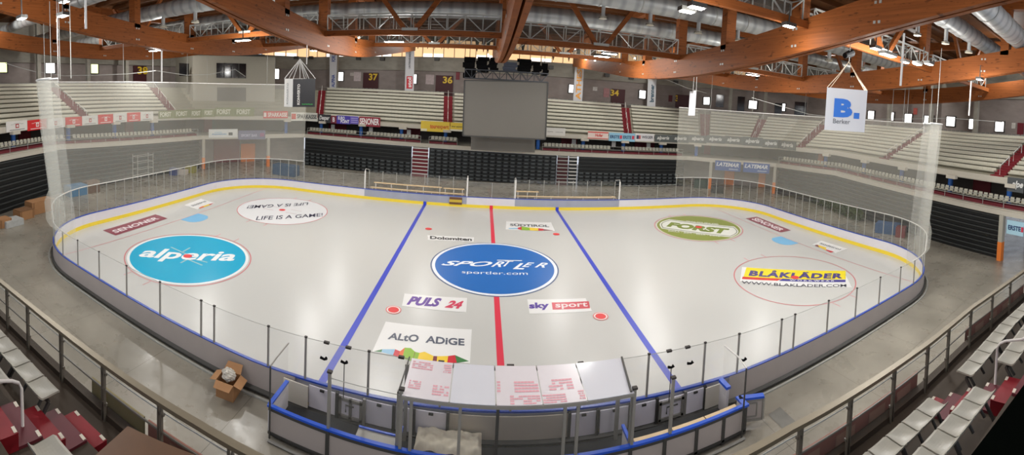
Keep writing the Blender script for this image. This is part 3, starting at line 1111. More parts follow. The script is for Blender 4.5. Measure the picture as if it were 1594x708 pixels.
for a, b, y0, y1, rgb, lab, tx, mk in F:
    c = (a + b) / 2
    board(a, b, (y0 + y1) / 2, -.1, pz(c, y1), pz(c, y0), rgb, lab, tx, mk)
AL = [(1019, 1046, 209.5, 221), (1046, 1073, 210, 222), (1073, 1100, 210.5, 222.5), (1100, 1128, 211, 223), (1128, 1156, 212, 224.5), (1156, 1187, 213.5, 227), (1187, 1213, 217, 230), (1213, 1239, 219.5, 233)]
for i, (a, b, y0, y1) in enumerate(AL):
    c = (a + b) / 2
    board(a, b, (y0 + y1) / 2, -.1, pz(c, y1), pz(c, y0), (92, 98, 96), 'grey board lettered alperia, number %s counted from the white round emblem board' % ['one', 'two', 'three', 'four', 'five', 'six', 'seven', 'eight'][i],
          [('alperia', .14, .2, .84, .82, (222, 222, 216), .35)], grp='grey boards on the parapet beside the east net')
board(1568, 1593.6, 284, -.12, hit(1580, 299, -.12)[1].z, hit(1580, 276.5, -.12)[1].z, (78, 82, 84), 'large grey board lettered alperia cut by the frame edge', [('alperia', .28, .25, 1.6, .78, (230, 230, 226), .35)] if 0 else [('alpe', .3, .2, .98, .8, (232, 232, 228), .35)])
board(1567, 1593.6, 352, -.3, hit(1580, 366, -.3)[1].z, hit(1580, 344, -.3)[1].z, (176, 216, 232), 'pale blue board lettered ERSTE over the orange entrance', [('ERSTE', .1, .32, .84, .66, (28, 52, 104))], [(.86, .3, 1.0, .66, (206, 60, 84))])
board(325, 370, 207, -.35, hit(348, 214, -.35)[1].z, hit(348, 201, -.35)[1].z, (222, 224, 220), 'white board with a blue mountain line over the west corner recess', [('AQUAFUN', .1, .3, .6, .5, (70, 140, 190))], [(.68, .25, .82, .6, (60, 64, 66)), (.2, .6, .45, .66, (120, 180, 214))])
board(371, 413, 208, -.35, hit(392, 217, -.35)[1].z, hit(392, 203, -.35)[1].z, (112, 112, 140), 'slate blue board over the west corner recess', [('SPORT BAR', .1, .3, .7, .6, (190, 190, 214))], [(.8, .3, .96, .7, (150, 90, 130))])
for i, (a, b) in enumerate(((1113, 1153), (1157, 1198))):
    c = (a + b) / 2
    board(a, b, 258 + i * 2, -.3, hit(c, 266 + i * 3, -.3)[1].z, hit(c, 251 + i * 3, -.3)[1].z, (36, 84, 158), 'blue board lettered LATEMAR, the %s of the pair over the east corner recess' % ('first' if i == 0 else 'second'), [('LATEMAR', .05, .45, .93, .85, (236, 238, 242), .25), ('dolomiti', .55, .15, .9, .3, (200, 214, 236))])
# ------------------------------------------------------------------ rink outline
HX, HY, CR = 30.0, 15.0, 7.3


def bow(x):
    return .28 * max(0.0, 1 - (x / 9.0) ** 2) if abs(x) < 9 else 0.0


def outline(off=0.0, step=1.1):
    """closed ring, counter-clockwise from the east end of the near straight; returns (x, y, nx, ny)"""
    L = []
    xs = HX - CR
    n = 48
    for i in range(n):
        x = -xs + 2 * xs * i / n
        L.append((x, -HY + bow(x), 0, -1))
    def arc(cx, cy, a0):
        m = 14
        for i in range(m + 1):
            a = math.radians(a0 + 90 * i / m)
            L.append((cx + CR * math.cos(a), cy + CR * math.sin(a), math.cos(a), math.sin(a)))
    arc(xs, -HY + CR, -90)
    arc(xs, HY - CR, 0)
    for x in (14.2, 8.35, 2.5, 0, -2.65, -8.3, -13.95):
        L.append((x, HY, 0, 1))
    arc(-xs, HY - CR, 90)
    arc(-xs, -HY + CR, 180)
    out = []
    for p in L:
        if not out or (Vector(p[:2]) - Vector(out[-1][:2])).length > .02:
            out.append(p)
    if (Vector(out[0][:2]) - Vector(out[-1][:2])).length < .02: out.pop()
    return [(x + nx * off, y + ny * off, nx, ny) for x, y, nx, ny in out]


OUT = outline()


def ring(profile, sel=None):
    """profile: (offset, z) list swept round the rink, or over the part that SEL keeps"""
    rows, cur = [], []
    mb = MB()
    P = OUT
    if sel is None:
        mb.loft([[Vector((x + nx * o, y + ny * o, z)) for o, z in profile] for x, y, nx, ny in P], closed=True)
        return mb
    n = len(P)
    for i in range(n):
        a, b = P[i], P[(i + 1) % n]
        if sel((a[0] + b[0]) / 2, (a[1] + b[1]) / 2):
            mb.loft([[Vector((q[0] + q[2] * o, q[1] + q[3] * o, z)) for o, z in profile] for q in (a, b)])
    return mb


Z = Vector((0, 0, 1))
ice = thing('ice_surface', 'white painted ice sheet with coloured lines and large printed emblems', 'ice rink', (0, 0, 0))
mb = MB()
mb.poly([(x, y, .02) for x, y, _, _ in OUT])
mb.build('ice_sheet', ICE, ice)
LB = mat('ice line blue', (58, 74, 196), .35)
LR = mat('ice line red', (222, 58, 80), .35)
LRT = mat('ice thin line red', (206, 120, 124), .4)
ZI = .026


def strip(name, pts, w, m, label=None, z=ZI, n=None):
    mb = MB()
    for a, b in zip(pts, pts[1:]):
        a, b = Vector((*a, z)), Vector((*b, z))
        d = (b - a).normalized()
        s = Vector((-d.y, d.x, 0)) * (w / 2)
        mb.poly([a - s, b - s, b + s, a + s])
    o = mb.build(name, m, ice)
    if label: o['label'] = label
    return o


strip('blue_line', [(-7.13, -14.8), (-7.13, 15)], .32, LB)
strip('blue_line', [(7.13, -14.8), (7.13, 15)], .32, LB)
strip('center_line', [(0, -14.75), (0, 15)], .32, LR)
for s in (-1, 1):
    yy = 15 - (CR - math.sqrt(CR ** 2 - (25.97 - 22.7) ** 2))
    strip('goal_line', [(s * 25.97, -yy), (s * 25.97, yy)], .06, LRT)


def circle(cx, cy, m=LRT, w=.08, r=4.5):
    mb = MB()
    mb.disc((cx, cy), r, ZI + .006, 96, r - w)
    return mb.build('faceoff_circle', m, ice)


def hashes(cx, cy):
    for sy in (-1, 1):
        for sx in (-1, 1):
            mb = MB()
            mb.box(cx + sx * .9 - .03, cy + sy * 4.45, ZI, cx + sx * .9 + .03, cy + sy * 5.1, ZI + .002)
            mb.build('hash_mark', LRT, ice)


def spot(cx, cy, r=.3, ringed=False):
    mb = MB()
    mb.disc((cx, cy), r, ZI + .014, 32)
    mb.build('faceoff_spot', mat('spot red', (226, 62, 64), .4), ice)
    if ringed:
        mb = MB()
        mb.disc((cx, cy), r + .12, ZI + .013, 32, r + .08)
        mb.build('spot_ring', mat('spot red', (226, 62, 64), .4), ice)
        mb = MB()
        mb.disc((cx, cy), r + .08, ZI + .013, 32, r)
        mb.build('spot_ring', WHITE, ice)


XS, YS = 19.97, 7.0
for cx in (-XS, XS):
    for cy in (-YS, YS):
        circle(cx, cy)
        hashes(cx, cy)
for cx in (-5.63, 5.63):
    for cy in (-YS, YS):
        spot(cx, cy, .3, cy < 0)


def disc(name, cx, cy, r, rgb, z=ZI + .003, r0=0, label=None):
    mb = MB()
    mb.disc((cx, cy), r, z, 96, r0)
    o = mb.build(name, mat('ice %d %d %d' % rgb, rgb, .3), ice)
    if label: o['label'] = label
    return o


def iq(pts, z=ZI):
    """four picture corners TL TR BR BL taken down to the ice"""
    return [on_z(px, py, z) for px, py in pts]


def ipanel(name, pts, rgb, z=ZI + .004, label=None, parent=None):
    mb = MB()
    mb.poly([on_z(px, py, z) for px, py in pts])
    o = mb.build(name, mat('ice %d %d %d' % rgb, rgb, .3), parent or ice)
    if label: o['label'] = label
    return o


def itext(pts, body, rgb, bold=.0, shear=0, z=ZI + .012, parent=None, space=1.0):
    mb = MB()
    put_text(mb, iq(pts, z), body, bold, shear, lift=Vector((0, 0, 0)), space=space)
    return mb.build('lettering', mat('ice %d %d %d' % rgb, rgb, .35), parent or ice)


def wq(cx, cy, w, h, a=0.0, sk=0.0):
    """quad on the ice in metres about a centre"""
    u, v = Vector((math.cos(a), math.sin(a), 0)), Vector((-math.sin(a), math.cos(a), 0))
    c = Vector((cx, cy, 0))
    return [c - u * w / 2 + v * h / 2 + u * sk, c + u * w / 2 + v * h / 2 + u * sk, c + u * w / 2 - v * h / 2, c - u * w / 2 - v * h / 2]


# alperia
disc('emblem_field', -XS, -YS, 4.1, (0, 168, 208), label='turquoise round field lettered alperia')
disc('emblem_rim', -XS, -YS, 4.3, (232, 236, 236), r0=4.1, z=ZI + .004)
itext([(221, 384.5), (366, 391), (366, 411), (214, 404)], 'alperia', (238, 240, 240), .025, .35)
spot(-XS, -YS, .32)
XG = mat('ice cross grey', (150, 196, 204), .35)
for a, b in (((266, 385), (292, 397)), ((296, 386), (284, 393)), ((281, 410), (292, 404)), ((294, 405), (315, 413.5)), ((300, 403), (323, 409))):
    A, B = on_z(*a), on_z(*b)
    mb = MB()
    d = (B - A).normalized()
    s = Vector((-d.y, d.x, 0)) * .07
    mb.poly([(*(A - s).xy, ZI + .01), (*(B - s).xy, ZI + .01), (*(B + s).xy, ZI + .01), (*(A + s).xy, ZI + .01)])
    mb.build('faceoff_mark', XG, ice)
# life is a game
disc('emblem_field', -XS, YS, 4.42, (228, 229, 230), label='white round field lettered LIFE IS A GAME twice')
itext([(399, 336.5), (502, 331.5), (503.5, 336.5), (398, 342.5)], 'LIFE IS A GAME!', (44, 46, 74), .01, .15)
itext([(480, 319), (384, 324.5), (385.5, 319.5), (480, 314.8)], 'LIFE IS A GAME!', (44, 46, 74), .01, .15)
spot(-XS, YS, .32)
for sx, sy in ((-1, -1), (1, -1), (-1, 1), (1, 1)):
    mb = MB()
    mb.box(-XS + sx * .7, YS + sy * .55 - .03, ZI + .01, -XS + sx * 1.9, YS + sy * .55 + .03, ZI + .012)
    mb.build('faceoff_mark', mat('mark pink', (206, 178, 180), .4), ice)
# forst
disc('emblem_field', XS, YS, 4.2, (140, 150, 66), label='olive green round field lettered FORST')
disc('emblem_rim', XS, YS, 4.32, (214, 212, 190), r0=4.2, z=ZI + .004)
FG, FW = (126, 142, 56), (230, 231, 222)
def band(q, name, rgb, z, inset=0.0):
    TL, TR, BR, BL = [Vector((p.x, p.y, z)) for p in q]
    pts = []
    n = 10
    cL, cR = (TL + BL) / 2, (TR + BR) / 2
    out = (cR - cL).normalized() * (TL - BL).length * .16
    for i in range(n + 1):
        t = i / n
        pts.append(BL * (1 - t) + TL * t - out * math.sin(PI * t))
    for i in range(n + 1):
        t = i / n
        pts.append(TR * (1 - t) + BR * t + out * math.sin(PI * t))
    mb = MB()
    mb.poly(pts)
    mb.build(name, mat('ice %d %d %d' % rgb, rgb, .3), ice)
band(iq([(1042, 341.2), (1143, 352.6), (1137.5, 369.3), (1030, 355.6)]), 'emblem_band', FW, ZI + .005)
band(iq([(1043.2, 342.3), (1142, 353.6), (1137, 368.0), (1031.5, 354.6)]), 'emblem_band', (96, 104, 60), ZI + .006)
band(iq([(1043.8, 342.9), (1141.4, 354.2), (1136.6, 367.3), (1032.4, 354)]), 'emblem_band', FW, ZI + .007)
itext([(1045, 345.5), (1136, 356), (1129, 364.2), (1037, 352.3)], 'FORST', FG, .06, 0)
itext([(1068, 343), (1118, 347.8), (1118, 350.2), (1067, 345)], 'SPEZIALBIER-BRAUEREI', FW, .0)
itext([(1041, 357.8), (1121, 366.3), (1121, 368.6), (1040, 360)], 'BIRRA - BIER - BEER - BIERE', FW, .0)
spot(XS, YS, .34)
# blaklader
ipanel('emblem_field', [(1155, 415.3), (1313, 421.5), (1326, 447), (1152, 437.6)], (232, 232, 230), label='white and yellow field lettered BLAKLADER')
ipanel('printed_field', [(1162, 416), (1316.5, 421.2), (1316.5, 434.6), (1157.5, 430.4)], (244, 224, 40), ZI + .007)
ipanel('printed_field', [(1156, 430.4), (1218.3, 433.5), (1210, 436.8), (1155, 434)], (216, 62, 50), ZI + .008)
ipanel('printed_field', [(1218.3, 433.5), (1316.2, 435.2), (1316.2, 438.9), (1212.5, 436.9)], (70, 66, 146), ZI + .008)
itext([(1167, 418.3), (1311, 423), (1311, 433.2), (1165, 429)], 'BLÅKLÄDER', (74, 64, 132), .05, .1, space=1.15)
itext([(1229, 434.6), (1299, 436), (1299, 438.2), (1229, 436.8)], 'WORKWEAR', (232, 232, 234), .02, space=1.5)
itext([(1154.5, 436.8), (1317.5, 442), (1317.5, 446.3), (1154, 441)], 'WWW.BLAKLADER.COM', (64, 64, 78), .01)
spot(XS, -YS, .3)
# sportler
disc('emblem_rim', 0, 0, 4.5, (92, 112, 150), r0=4.4, z=ZI + .0045)
disc('emblem_rim', 0, 0, 4.42, (236, 240, 246), r0=4.18, z=ZI + .0045)
disc('emblem_field', 0, 0, 4.2, (40, 108, 186), label='blue round field lettered SPORTLER at the centre of the ice', z=ZI + .004)
W1 = (238, 242, 248)
itext([(690, 405.2), (768, 407), (764, 414.6), (686, 412.6)], 'SPO', W1, .025, .4)
itext([(768, 406.6), (786, 407), (782, 415.6), (764, 415)], 'R', W1, .02, .4)
itext([(786, 405.3), (800, 405.7), (797, 414.8), (783, 414.3)], 'T', W1, .02, .4)
itext([(803, 409.2), (819, 409.8), (816, 419.3), (798, 418.6)], 'L', W1, .03, .3)
itext([(816, 408.2), (832, 408.7), (829, 415.8), (812, 415.2)], 'E', W1, .02, .4)
itext([(835, 408.5), (853.5, 409), (850, 416.6), (832, 416)], 'R', W1, .02, .4)
ipanel('lettering_bar', [(774, 404.2), (813, 405), (812.5, 406.1), (773.5, 405.3)], W1, ZI + .012)
itext([(719, 420.6), (821.5, 423), (821.5, 429), (718.5, 426.3)], 'sportler.com', W1, .0)
# small boards on the ice
def logo(pts, rgb, lab):
    return ipanel('printed_field', pts, rgb, ZI + .004, lab)
PW = (232, 232, 230)
logo([(629.5, 456.6), (727.3, 463.6), (725.8, 486), (625.6, 475.9)], PW, 'white field lettered PULS 24')
itext([(637, 460.4), (688, 464), (685, 477.5), (632.5, 474)], 'PULS', (104, 66, 156), .05, .3)
itext([(697, 467), (722, 468.5), (719, 480.6), (692, 478.3)], '24', (206, 62, 92), .05, .3)
logo([(820.8, 465.6), (911.5, 464), (921.8, 484), (824, 488)], PW, 'white field lettered sky sport')
itext([(823, 471), (854, 470), (855.5, 482), (824.5, 482.8)], 'sky', (92, 66, 160), .04)
ipanel('printed_field', [(858.8, 470.6), (916.5, 468.6), (918.6, 479.6), (860.4, 481.8)], (206, 76, 88), ZI + .008)
itext([(864, 471.8), (914, 470.2), (915.6, 479.3), (865.2, 481)], 'sport', (238, 226, 226), .02)
logo([(665.4, 365.8), (738.3, 369.2), (737.3, 376), (666, 373.2)], PW, 'white field lettered Dolomiten')
itext([(669.5, 366.9), (734.5, 370.2), (734.5, 374.8), (669.5, 371.8)], 'Dolomiten', (48, 48, 50), .035)
logo([(788, 344.3), (858, 346), (864, 359.6), (787, 357.4)], PW, 'white field lettered SUEDTIROL with a coloured mountain line')
itext([(794, 347.2), (854, 349), (855, 353.4), (794, 351.6)], 'SÜDTIROL', (78, 82, 88), .03)
MCOL = dict(g=(70, 128, 76), b=(150, 194, 222), r=(206, 48, 62), o=(232, 110, 52), l=(146, 190, 60), y=(244, 208, 62), m=(124, 52, 62))
def mountain(parent_pts):
    for c, pts in parent_pts:
        ipanel('mountain_stripe', pts, MCOL[c], ZI + .01)
mountain([('b', [(791, 354.8), (806, 354.4), (806, 356.4), (793, 356.3)]), ('r', [(806, 354.4), (812, 352.6), (812, 358), (806, 356.4)]), ('l', [(812, 352.6), (824, 354), (825, 358.5), (812, 358)]),
          ('y', [(824, 354), (838, 355), (838, 359), (825, 358.5)]), ('r', [(838, 355), (846, 356), (846, 358.8), (838, 359)]), ('m', [(846, 356.6), (862, 358.6), (846, 358.8)])])
logo([(600.4, 500.3), (734.5, 512.5), (731.5, 565.4), (579.3, 546.9)], (236, 236, 234), 'large white field lettered ALTO ADIGE with a coloured mountain line')
itext([(607.5, 517.5), (653, 521), (650.5, 532.5), (603, 527.5)], 'ALtO', (86, 92, 108), .03)
itext([(664, 522), (723, 527), (723, 537.8), (662, 533.2)], 'ADiGE', (86, 92, 108), .03)
k = lambda x, y: (400 + x * .3503, 460 + y * .3503)
for c, pts in (('g', [(520, 247), (557, 238), (553, 251)]), ('b', [(557, 238), (614, 238), (605, 264), (553, 251)]), ('r', [(614, 238), (636, 247), (626, 272), (605, 264)]), ('o', [(636, 247), (657, 231), (646, 277), (626, 272)]),
               ('l', [(657, 231), (684, 233), (702, 249), (690, 292), (646, 277)]), ('m', [(702, 249), (704, 250), (692, 292), (690, 292)]), ('l', [(704, 250), (722, 254), (709, 298), (692, 292)]), ('y', [(722, 254), (745, 249), (785, 268), (778, 299), (709, 298)]),
               ('m', [(785, 268), (801, 269), (798, 299), (778, 299)]), ('y', [(801, 269), (850, 268), (845, 299), (798, 299)]), ('r', [(850, 268), (880, 264), (888, 298), (845, 299)]), ('g', [(880, 264), (942, 291), (888, 298)])):
    mountain([(c, [k(*p) for p in pts])])
logo([(160, 358.5), (241.9, 333.4), (261, 339.8), (180, 366.4)], (140, 62, 76), 'maroon field lettered SENONER behind the west goal line')
itext([(173, 359), (242, 337.2), (248.5, 340.5), (180, 362.8)], 'SENONER', (236, 226, 228), .03)
logo([(1178, 337), (1231.4, 358.3), (1215.3, 361.7), (1160.5, 340)], (140, 62, 76), 'maroon field lettered SENONER behind the east goal line')
itext([(1178.5, 339), (1222.5, 357.4), (1214, 359.4), (1169, 341)], 'SENONER', (236, 226, 228), .03)
logo([(286.6, 319.3), (312.9, 309.2), (334.9, 315.9), (307, 325.8)], PW, 'white field with a small mountain line by the west crease')
itext([(297, 319.5), (318, 312), (322, 313.6), (300, 321.2)], 'Südtirol', (110, 112, 118), .02)
mountain([('o', [(309, 323.6), (316, 320.6), (318, 322.2), (311, 324.4)]), ('y', [(316, 320.6), (325, 317.6), (327, 319), (318, 322.2)]), ('r', [(325, 317.6), (333, 315.8), (327, 319)])])
logo([(1278.8, 374.6), (1319.3, 387), (1300.5, 393.8), (1264, 380.5)], PW, 'white field with a small mountain line by the east crease')
itext([(1278, 377.5), (1310, 387.4), (1307, 389.2), (1275, 379.2)], 'Südtirol', (110, 112, 118), .02)
mountain([('m', [(1268, 381.3), (1273, 381), (1275, 384.5), (1270, 383)]), ('y', [(1273, 381), (1286, 385), (1286, 389.5), (1275, 384.5)]), ('r', [(1286, 388), (1298, 391.5), (1293, 393), (1286, 389.5)])])
# creases
for s in (-1, 1):
    mb = MB()
    pts = [(s * 25.94, -1.25, ZI + .004)]
    for i in range(17):
        a = math.radians(-90 + 180 * i / 16)
        pts.append((s * (25.94 - .75 - 1.0 * max(0, math.cos(a)) ** .8), 1.25 * math.sin(a), ZI + .004))
    pts.append((s * 25.94, 1.25, ZI + .004))
    mb.poly(pts if s < 0 else pts[::-1])
    mb.build('goal_crease', mat('crease blue', (126, 188, 228), .35), ice)

# ------------------------------------------------------------------ dasher boards
bd = thing('rink_boards', 'white dasher boards with blue cap rail and yellow kick strip round the ice', 'rink boards', (0, 0, 0))
BH = 1.14
BENCH = lambda x, y: y > 14 and (-13.95 < x < -2.65 or 2.5 < x < 14.2)
BOX = lambda x, y: y < -14 and (-7.7 < x < 8.3)
ring([(0.0, .24), (0, BH)], lambda x, y: not BENCH(x, y)).build('board_face', BOARDW, bd)
ring([(0.0, .24), (0, BH - .04)], BENCH).build('bench_board_face', mat('bench board', (160, 163, 178), .35, var=.12, scale=1.3), bd)
ring([(.0, .33), (-.02, .33), (-.025, .02)]).build('kick_strip', YEL, bd)
ring([(-.02, BH - .03), (-.02, BH + .03), (.11, BH + .03), (.11, BH - .03)]).build('cap_rail', BLUE, bd)
ring([(.12, .18), (.12, BH)], lambda x, y: not BOX(x, y)).build('outer_cladding', BOARDG, bd)
ring([(.1, .2), (.28, .16), (.28, .10), (.1, .06)]).build('base_step', DSTEEL, bd)
ring([(.36, .0), (.36, .06), (.45, .06), (.45, 0)]).build('floor_pipe', GALV, bd)
# small black gate tag, blue and red ends of the lines up the kick strip
for x, m in ((-7.13, LB), (7.13, LB), (0, LR)):
    mb = MB()
    mb.box(x - .16, 14.93, .02, x + .16, 14.98, .34)
    mb.build('line_end', m, bd)
mb = MB()
mb.box(-4.5, 14.93, .26, -3.15, 15.0, 1.02)
o = mb.build('open_gate', mat('gate brown', (110, 74, 50), .6), bd)
mb = MB()
mb.box(-4.5, 14.9, .5, -3.15, 14.96, .78)
mb.build('gate_band', mat('gate yellow', (206, 176, 60), .5), o)

# ------------------------------------------------------------------ glass round the rink
GL, GH = 1.60, 2.42          # heights above the cap rail: sides, ends


def arcpos():
    """arc length of the outline, starting at the west end of the near straight"""
    S, acc = [], 0.0
    for i in range(len(OUT) + 1):
        S.append(acc)
        a, b = OUT[i % len(OUT)], OUT[(i + 1) % len(OUT)]
        acc += math.hypot(b[0] - a[0], b[1] - a[1])
    return S


ARC = arcpos()
TOT = ARC[-1]


def op(s, off=0.07):
    s %= TOT
    for i in range(len(OUT)):
        if ARC[i] <= s <= ARC[i + 1]:
            t = (s - ARC[i]) / (ARC[i + 1] - ARC[i])
            a, b = OUT[i], OUT[(i + 1) % len(OUT)]
            x, y = a[0] + (b[0] - a[0]) * t, a[1] + (b[1] - a[1]) * t
            nx, ny = a[2] + (b[2] - a[2]) * t, a[3] + (b[3] - a[3]) * t
            l = math.hypot(nx, ny)
            return Vector((x + nx / l * off, y + ny / l * off, 0)), math.atan2(ny, nx)


def sx(x, near):
    """arc position of the point of the near or far straight with this x"""
    for i in range(len(OUT)):
        a, b = OUT[i], OUT[(i + 1) % len(OUT)]
        if (a[1] + b[1] < 0) == near and abs(a[3] + b[3]) > 1.99 and min(a[0], b[0]) - 1e-6 <= x <= max(a[0], b[0]) + 1e-6 and abs(a[0] - b[0]) > 1e-6:
            t = (x - a[0]) / (b[0] - a[0])
            return ARC[i] + t * (ARC[i + 1] - ARC[i])


posts = []      # (arc, height of the pane that follows, kind)
near_x = [-21.6, -19.4, -17.0, -14.55, -12.04, -11.33, -8.73, -7.19, -4.82, -2.3, .1, 2.5, 4.99, 7.32, 8.9, 11.21, 12.03, 14.34, 16.65, 18.9, 21.2]
for x in near_x:
    posts.append([sx(x, True), GL, 'near'])
# east end: from the near corner round to the far side
e0, e1 = sx(21.2, True), sx(21.3, False)
n = 3
c0 = e0 + 5.5
for i in range(1, n):
    posts.append([e0 + (c0 - e0) * i / n, GL, 'near'])
n = 34
for i in range(n + 1):
    posts.append([c0 + (e1 - c0) * i / n, GH if i < n else GL, 'net'])
for x in (18.9, 16.5):
    posts.append([sx(x, False), GL, 'far'])
posts.append([sx(14.2, False), 0, 'far'])
posts.append([sx(2.5, False), GL, 'far'])
posts.append([sx(0, False), GL, 'far'])
posts.append([sx(-2.65, False), 0, 'far'])
posts.append([sx(-13.95, False), GL, 'far'])
for x in (-16.5, -19.0):
    posts.append([sx(x, False), GL, 'far'])
w0, w1 = sx(-21.4, False), TOT + sx(-21.6, True)
c1 = w1 - 5.5
for i in range(n + 1):
    posts.append([w0 + (c1 - w0) * i / n, GH if i < n else GL, 'net'])
for i in range(1, 3):
    posts.append([c1 + (w1 - c1) * i / 3, GL, 'near'])
posts.sort(key=lambda p: p[0])
CAPM = mat('post cap', (52, 46, 42), .6)
gp = thing('rink_glazing', 'clear safety glass panes in slim metal posts standing on the dasher boards', 'safety glass', (0, 0, BH))
for i, (s, h, kd) in enumerate(posts):
    hp = max(h, posts[i - 1][1])
    p, a = op(s)
    wd = .1 if kd == 'near' else .07
    if hp > 0:
        mb = MB()
        mb.obox(p + Z * BH, .05, wd * .75, hp, a)
        o = mb.build('post', GALV if kd != 'near' else STEEL, gp)
        if kd == 'near':
            mb = MB()
            mb.obox(p + Z * (BH + hp), .07, .1, .05, a)
            mb.build('post_cap', CAPM, o)
    if h > 0:
        s2 = posts[(i + 1) % len(posts)][0]
        if s2 < s: s2 += TOT
        mb = MB()
        m = max(1, int((s2 - s) / .6)) if kd != 'far' else 1
        for j in range(m):
            a1, _ = op(s + (s2 - s) * j / m)
            b1, _ = op(s + (s2 - s) * (j + 1) / m)
            mb.poly([a1 + Z * (BH + .03), b1 + Z * (BH + .03), b1 + Z * (BH + h), a1 + Z * (BH + h)])
        o = mb.build('glass_pane', GLASSN if kd == 'near' else GLASSF, gp)
        mb = MB()
        a1, _ = op(s)
        mb.tube([op(s + (s2 - s) * j / m)[0] + Z * (BH + h) for j in range(m + 1)], .012 if kd != 'net' else .022, 4)
        mb.build('pane_edge', GALV, o)

# ------------------------------------------------------------------ safety nets
for side in (-1, 1):
    ztop = 12.55 if side < 0 else 12.0
    if side < 0:
        sa, sb = sx(-21.5, False), TOT + sx(-22.5, True)
    else:
        sa, sb = sx(22.5, True), sx(21.2, False)
    N = 60
    lab = ('west' if side < 0 else 'east')
    t = thing('safety_net', 'tall pale protective netting hung round the %s end of the rink' % lab, 'safety net', op((sa + sb) / 2, .1)[0] + Z * 3.5)
    mb, rows = MB(), []
    for i in range(N + 1):
        s = sa + (sb - sa) * i / N
        p, a = op(s, .12)
        q, _ = op(s, .42 + .06 * math.sin(i * 1.1) + (.75 if side < 0 else .35) * max(0, 1 - abs((sb if side < 0 else sa) - s) / 18))
        nearend = (i > N - 5) if side < 0 else (i < 5)
        zb = BH + (GH + .02)
        if nearend: zb = BH + GH - .75
        rows.append([q + Z * ztop, q * .75 + p * .25 + Z * (ztop * .6 + zb * .4), p * .8 + q * .2 + Z * (zb + 1.2), q * .6 + p * .4 + Z * (zb + .3), p + Z * zb])
    mb.loft(rows)
    mb.build('netting', NETM, t, smooth=True)
    mb = MB()
    mb.tube([r[0] for r in rows], .05, 6)
    mb.build('top_cord', WHITE, t)
    # doubled tail
    s0 = sb if side < 0 else sa
    mb = MB()
    tail = []
    for j in range(9):
        s = s0 + (.9 - j * (1.02 if side < 0 else .9)) * (1 if side < 0 else -1)
        q, _ = op(s, (1.2 if side < 0 else .75) - j * .05)
        p, _ = op(s, .2)
        tail.append([q + Z * (ztop - .05), q * .5 + p * .5 + Z * 8, p + Z * 4.2, p + Z * (BH + 1.65)])
    mb.loft(tail)
    mb.build('netting_overlap', NETD, t, smooth=True)
    mb = MB()
    mb.tube([r[0] for r in tail], .045, 6)
    mb.build('top_cord', WHITE, t)
    # lower hem
    mb = MB()
    mb.tube([r[-1] for r in rows], .03, 5)
    mb.build('bottom_cord', WHITE, t)
# ropes up to the roof
ROPES = [(64, 130, -20, 1), (79, 129, 12, 0), (93, 129, 0, 0), (111, 129, 45, 0), (190, 129, 65, 0), (290, 129, 82, 0), (322, 129, 84, 0), (418, 130, 84, 0),
         (1105, 170, 138, 0), (1169, 177, 132, 0), (1253, 185, 143, 0), (1388, 198, 140, 0), (1406, 202, 103, 0), (1413, 203, 130, 0), (1436, 205, 100, 0), (1447, 207, 130, 0), (1458, 200, 126, 0)]
for i, (px, py, ytop, w) in enumerate(ROPES):
    # find the outline point whose top-of-net is seen at px
    best, bs = 1e9, None
    for j in range(400):
        s = TOT * j / 400
        p, _ = op(s, .4)
        if (p.x < -21 if px < 700 else p.x > 21):
            d = p + Z * 12.3 - CAM
            az = math.atan2(d.dot(RIGHT), d.dot(FWD)) * CF + CX
            far = d.length
            if abs(az - px) - (far * .02 if i % 2 == 0 else -far * .02) < best:
                best, bs = abs(az - px) - (far * .02 if i % 2 == 0 else -far * .02), p
    top = Vector((bs.x, bs.y, 17.4))
    mb = MB()
    mb.tube([bs + Z * (12.5 if px < 700 else 12.0), top], .022, 5)
    o = mb.build('net_rope', GALV, org=bs + Z * 12.3)
    tag(o, 'thin steel rope running from the top of the %s net up to the roof beams' % ('west' if px < 700 else 'east'), 'rope', 'steel ropes carrying the %s net' % ('west' if px < 700 else 'east'))

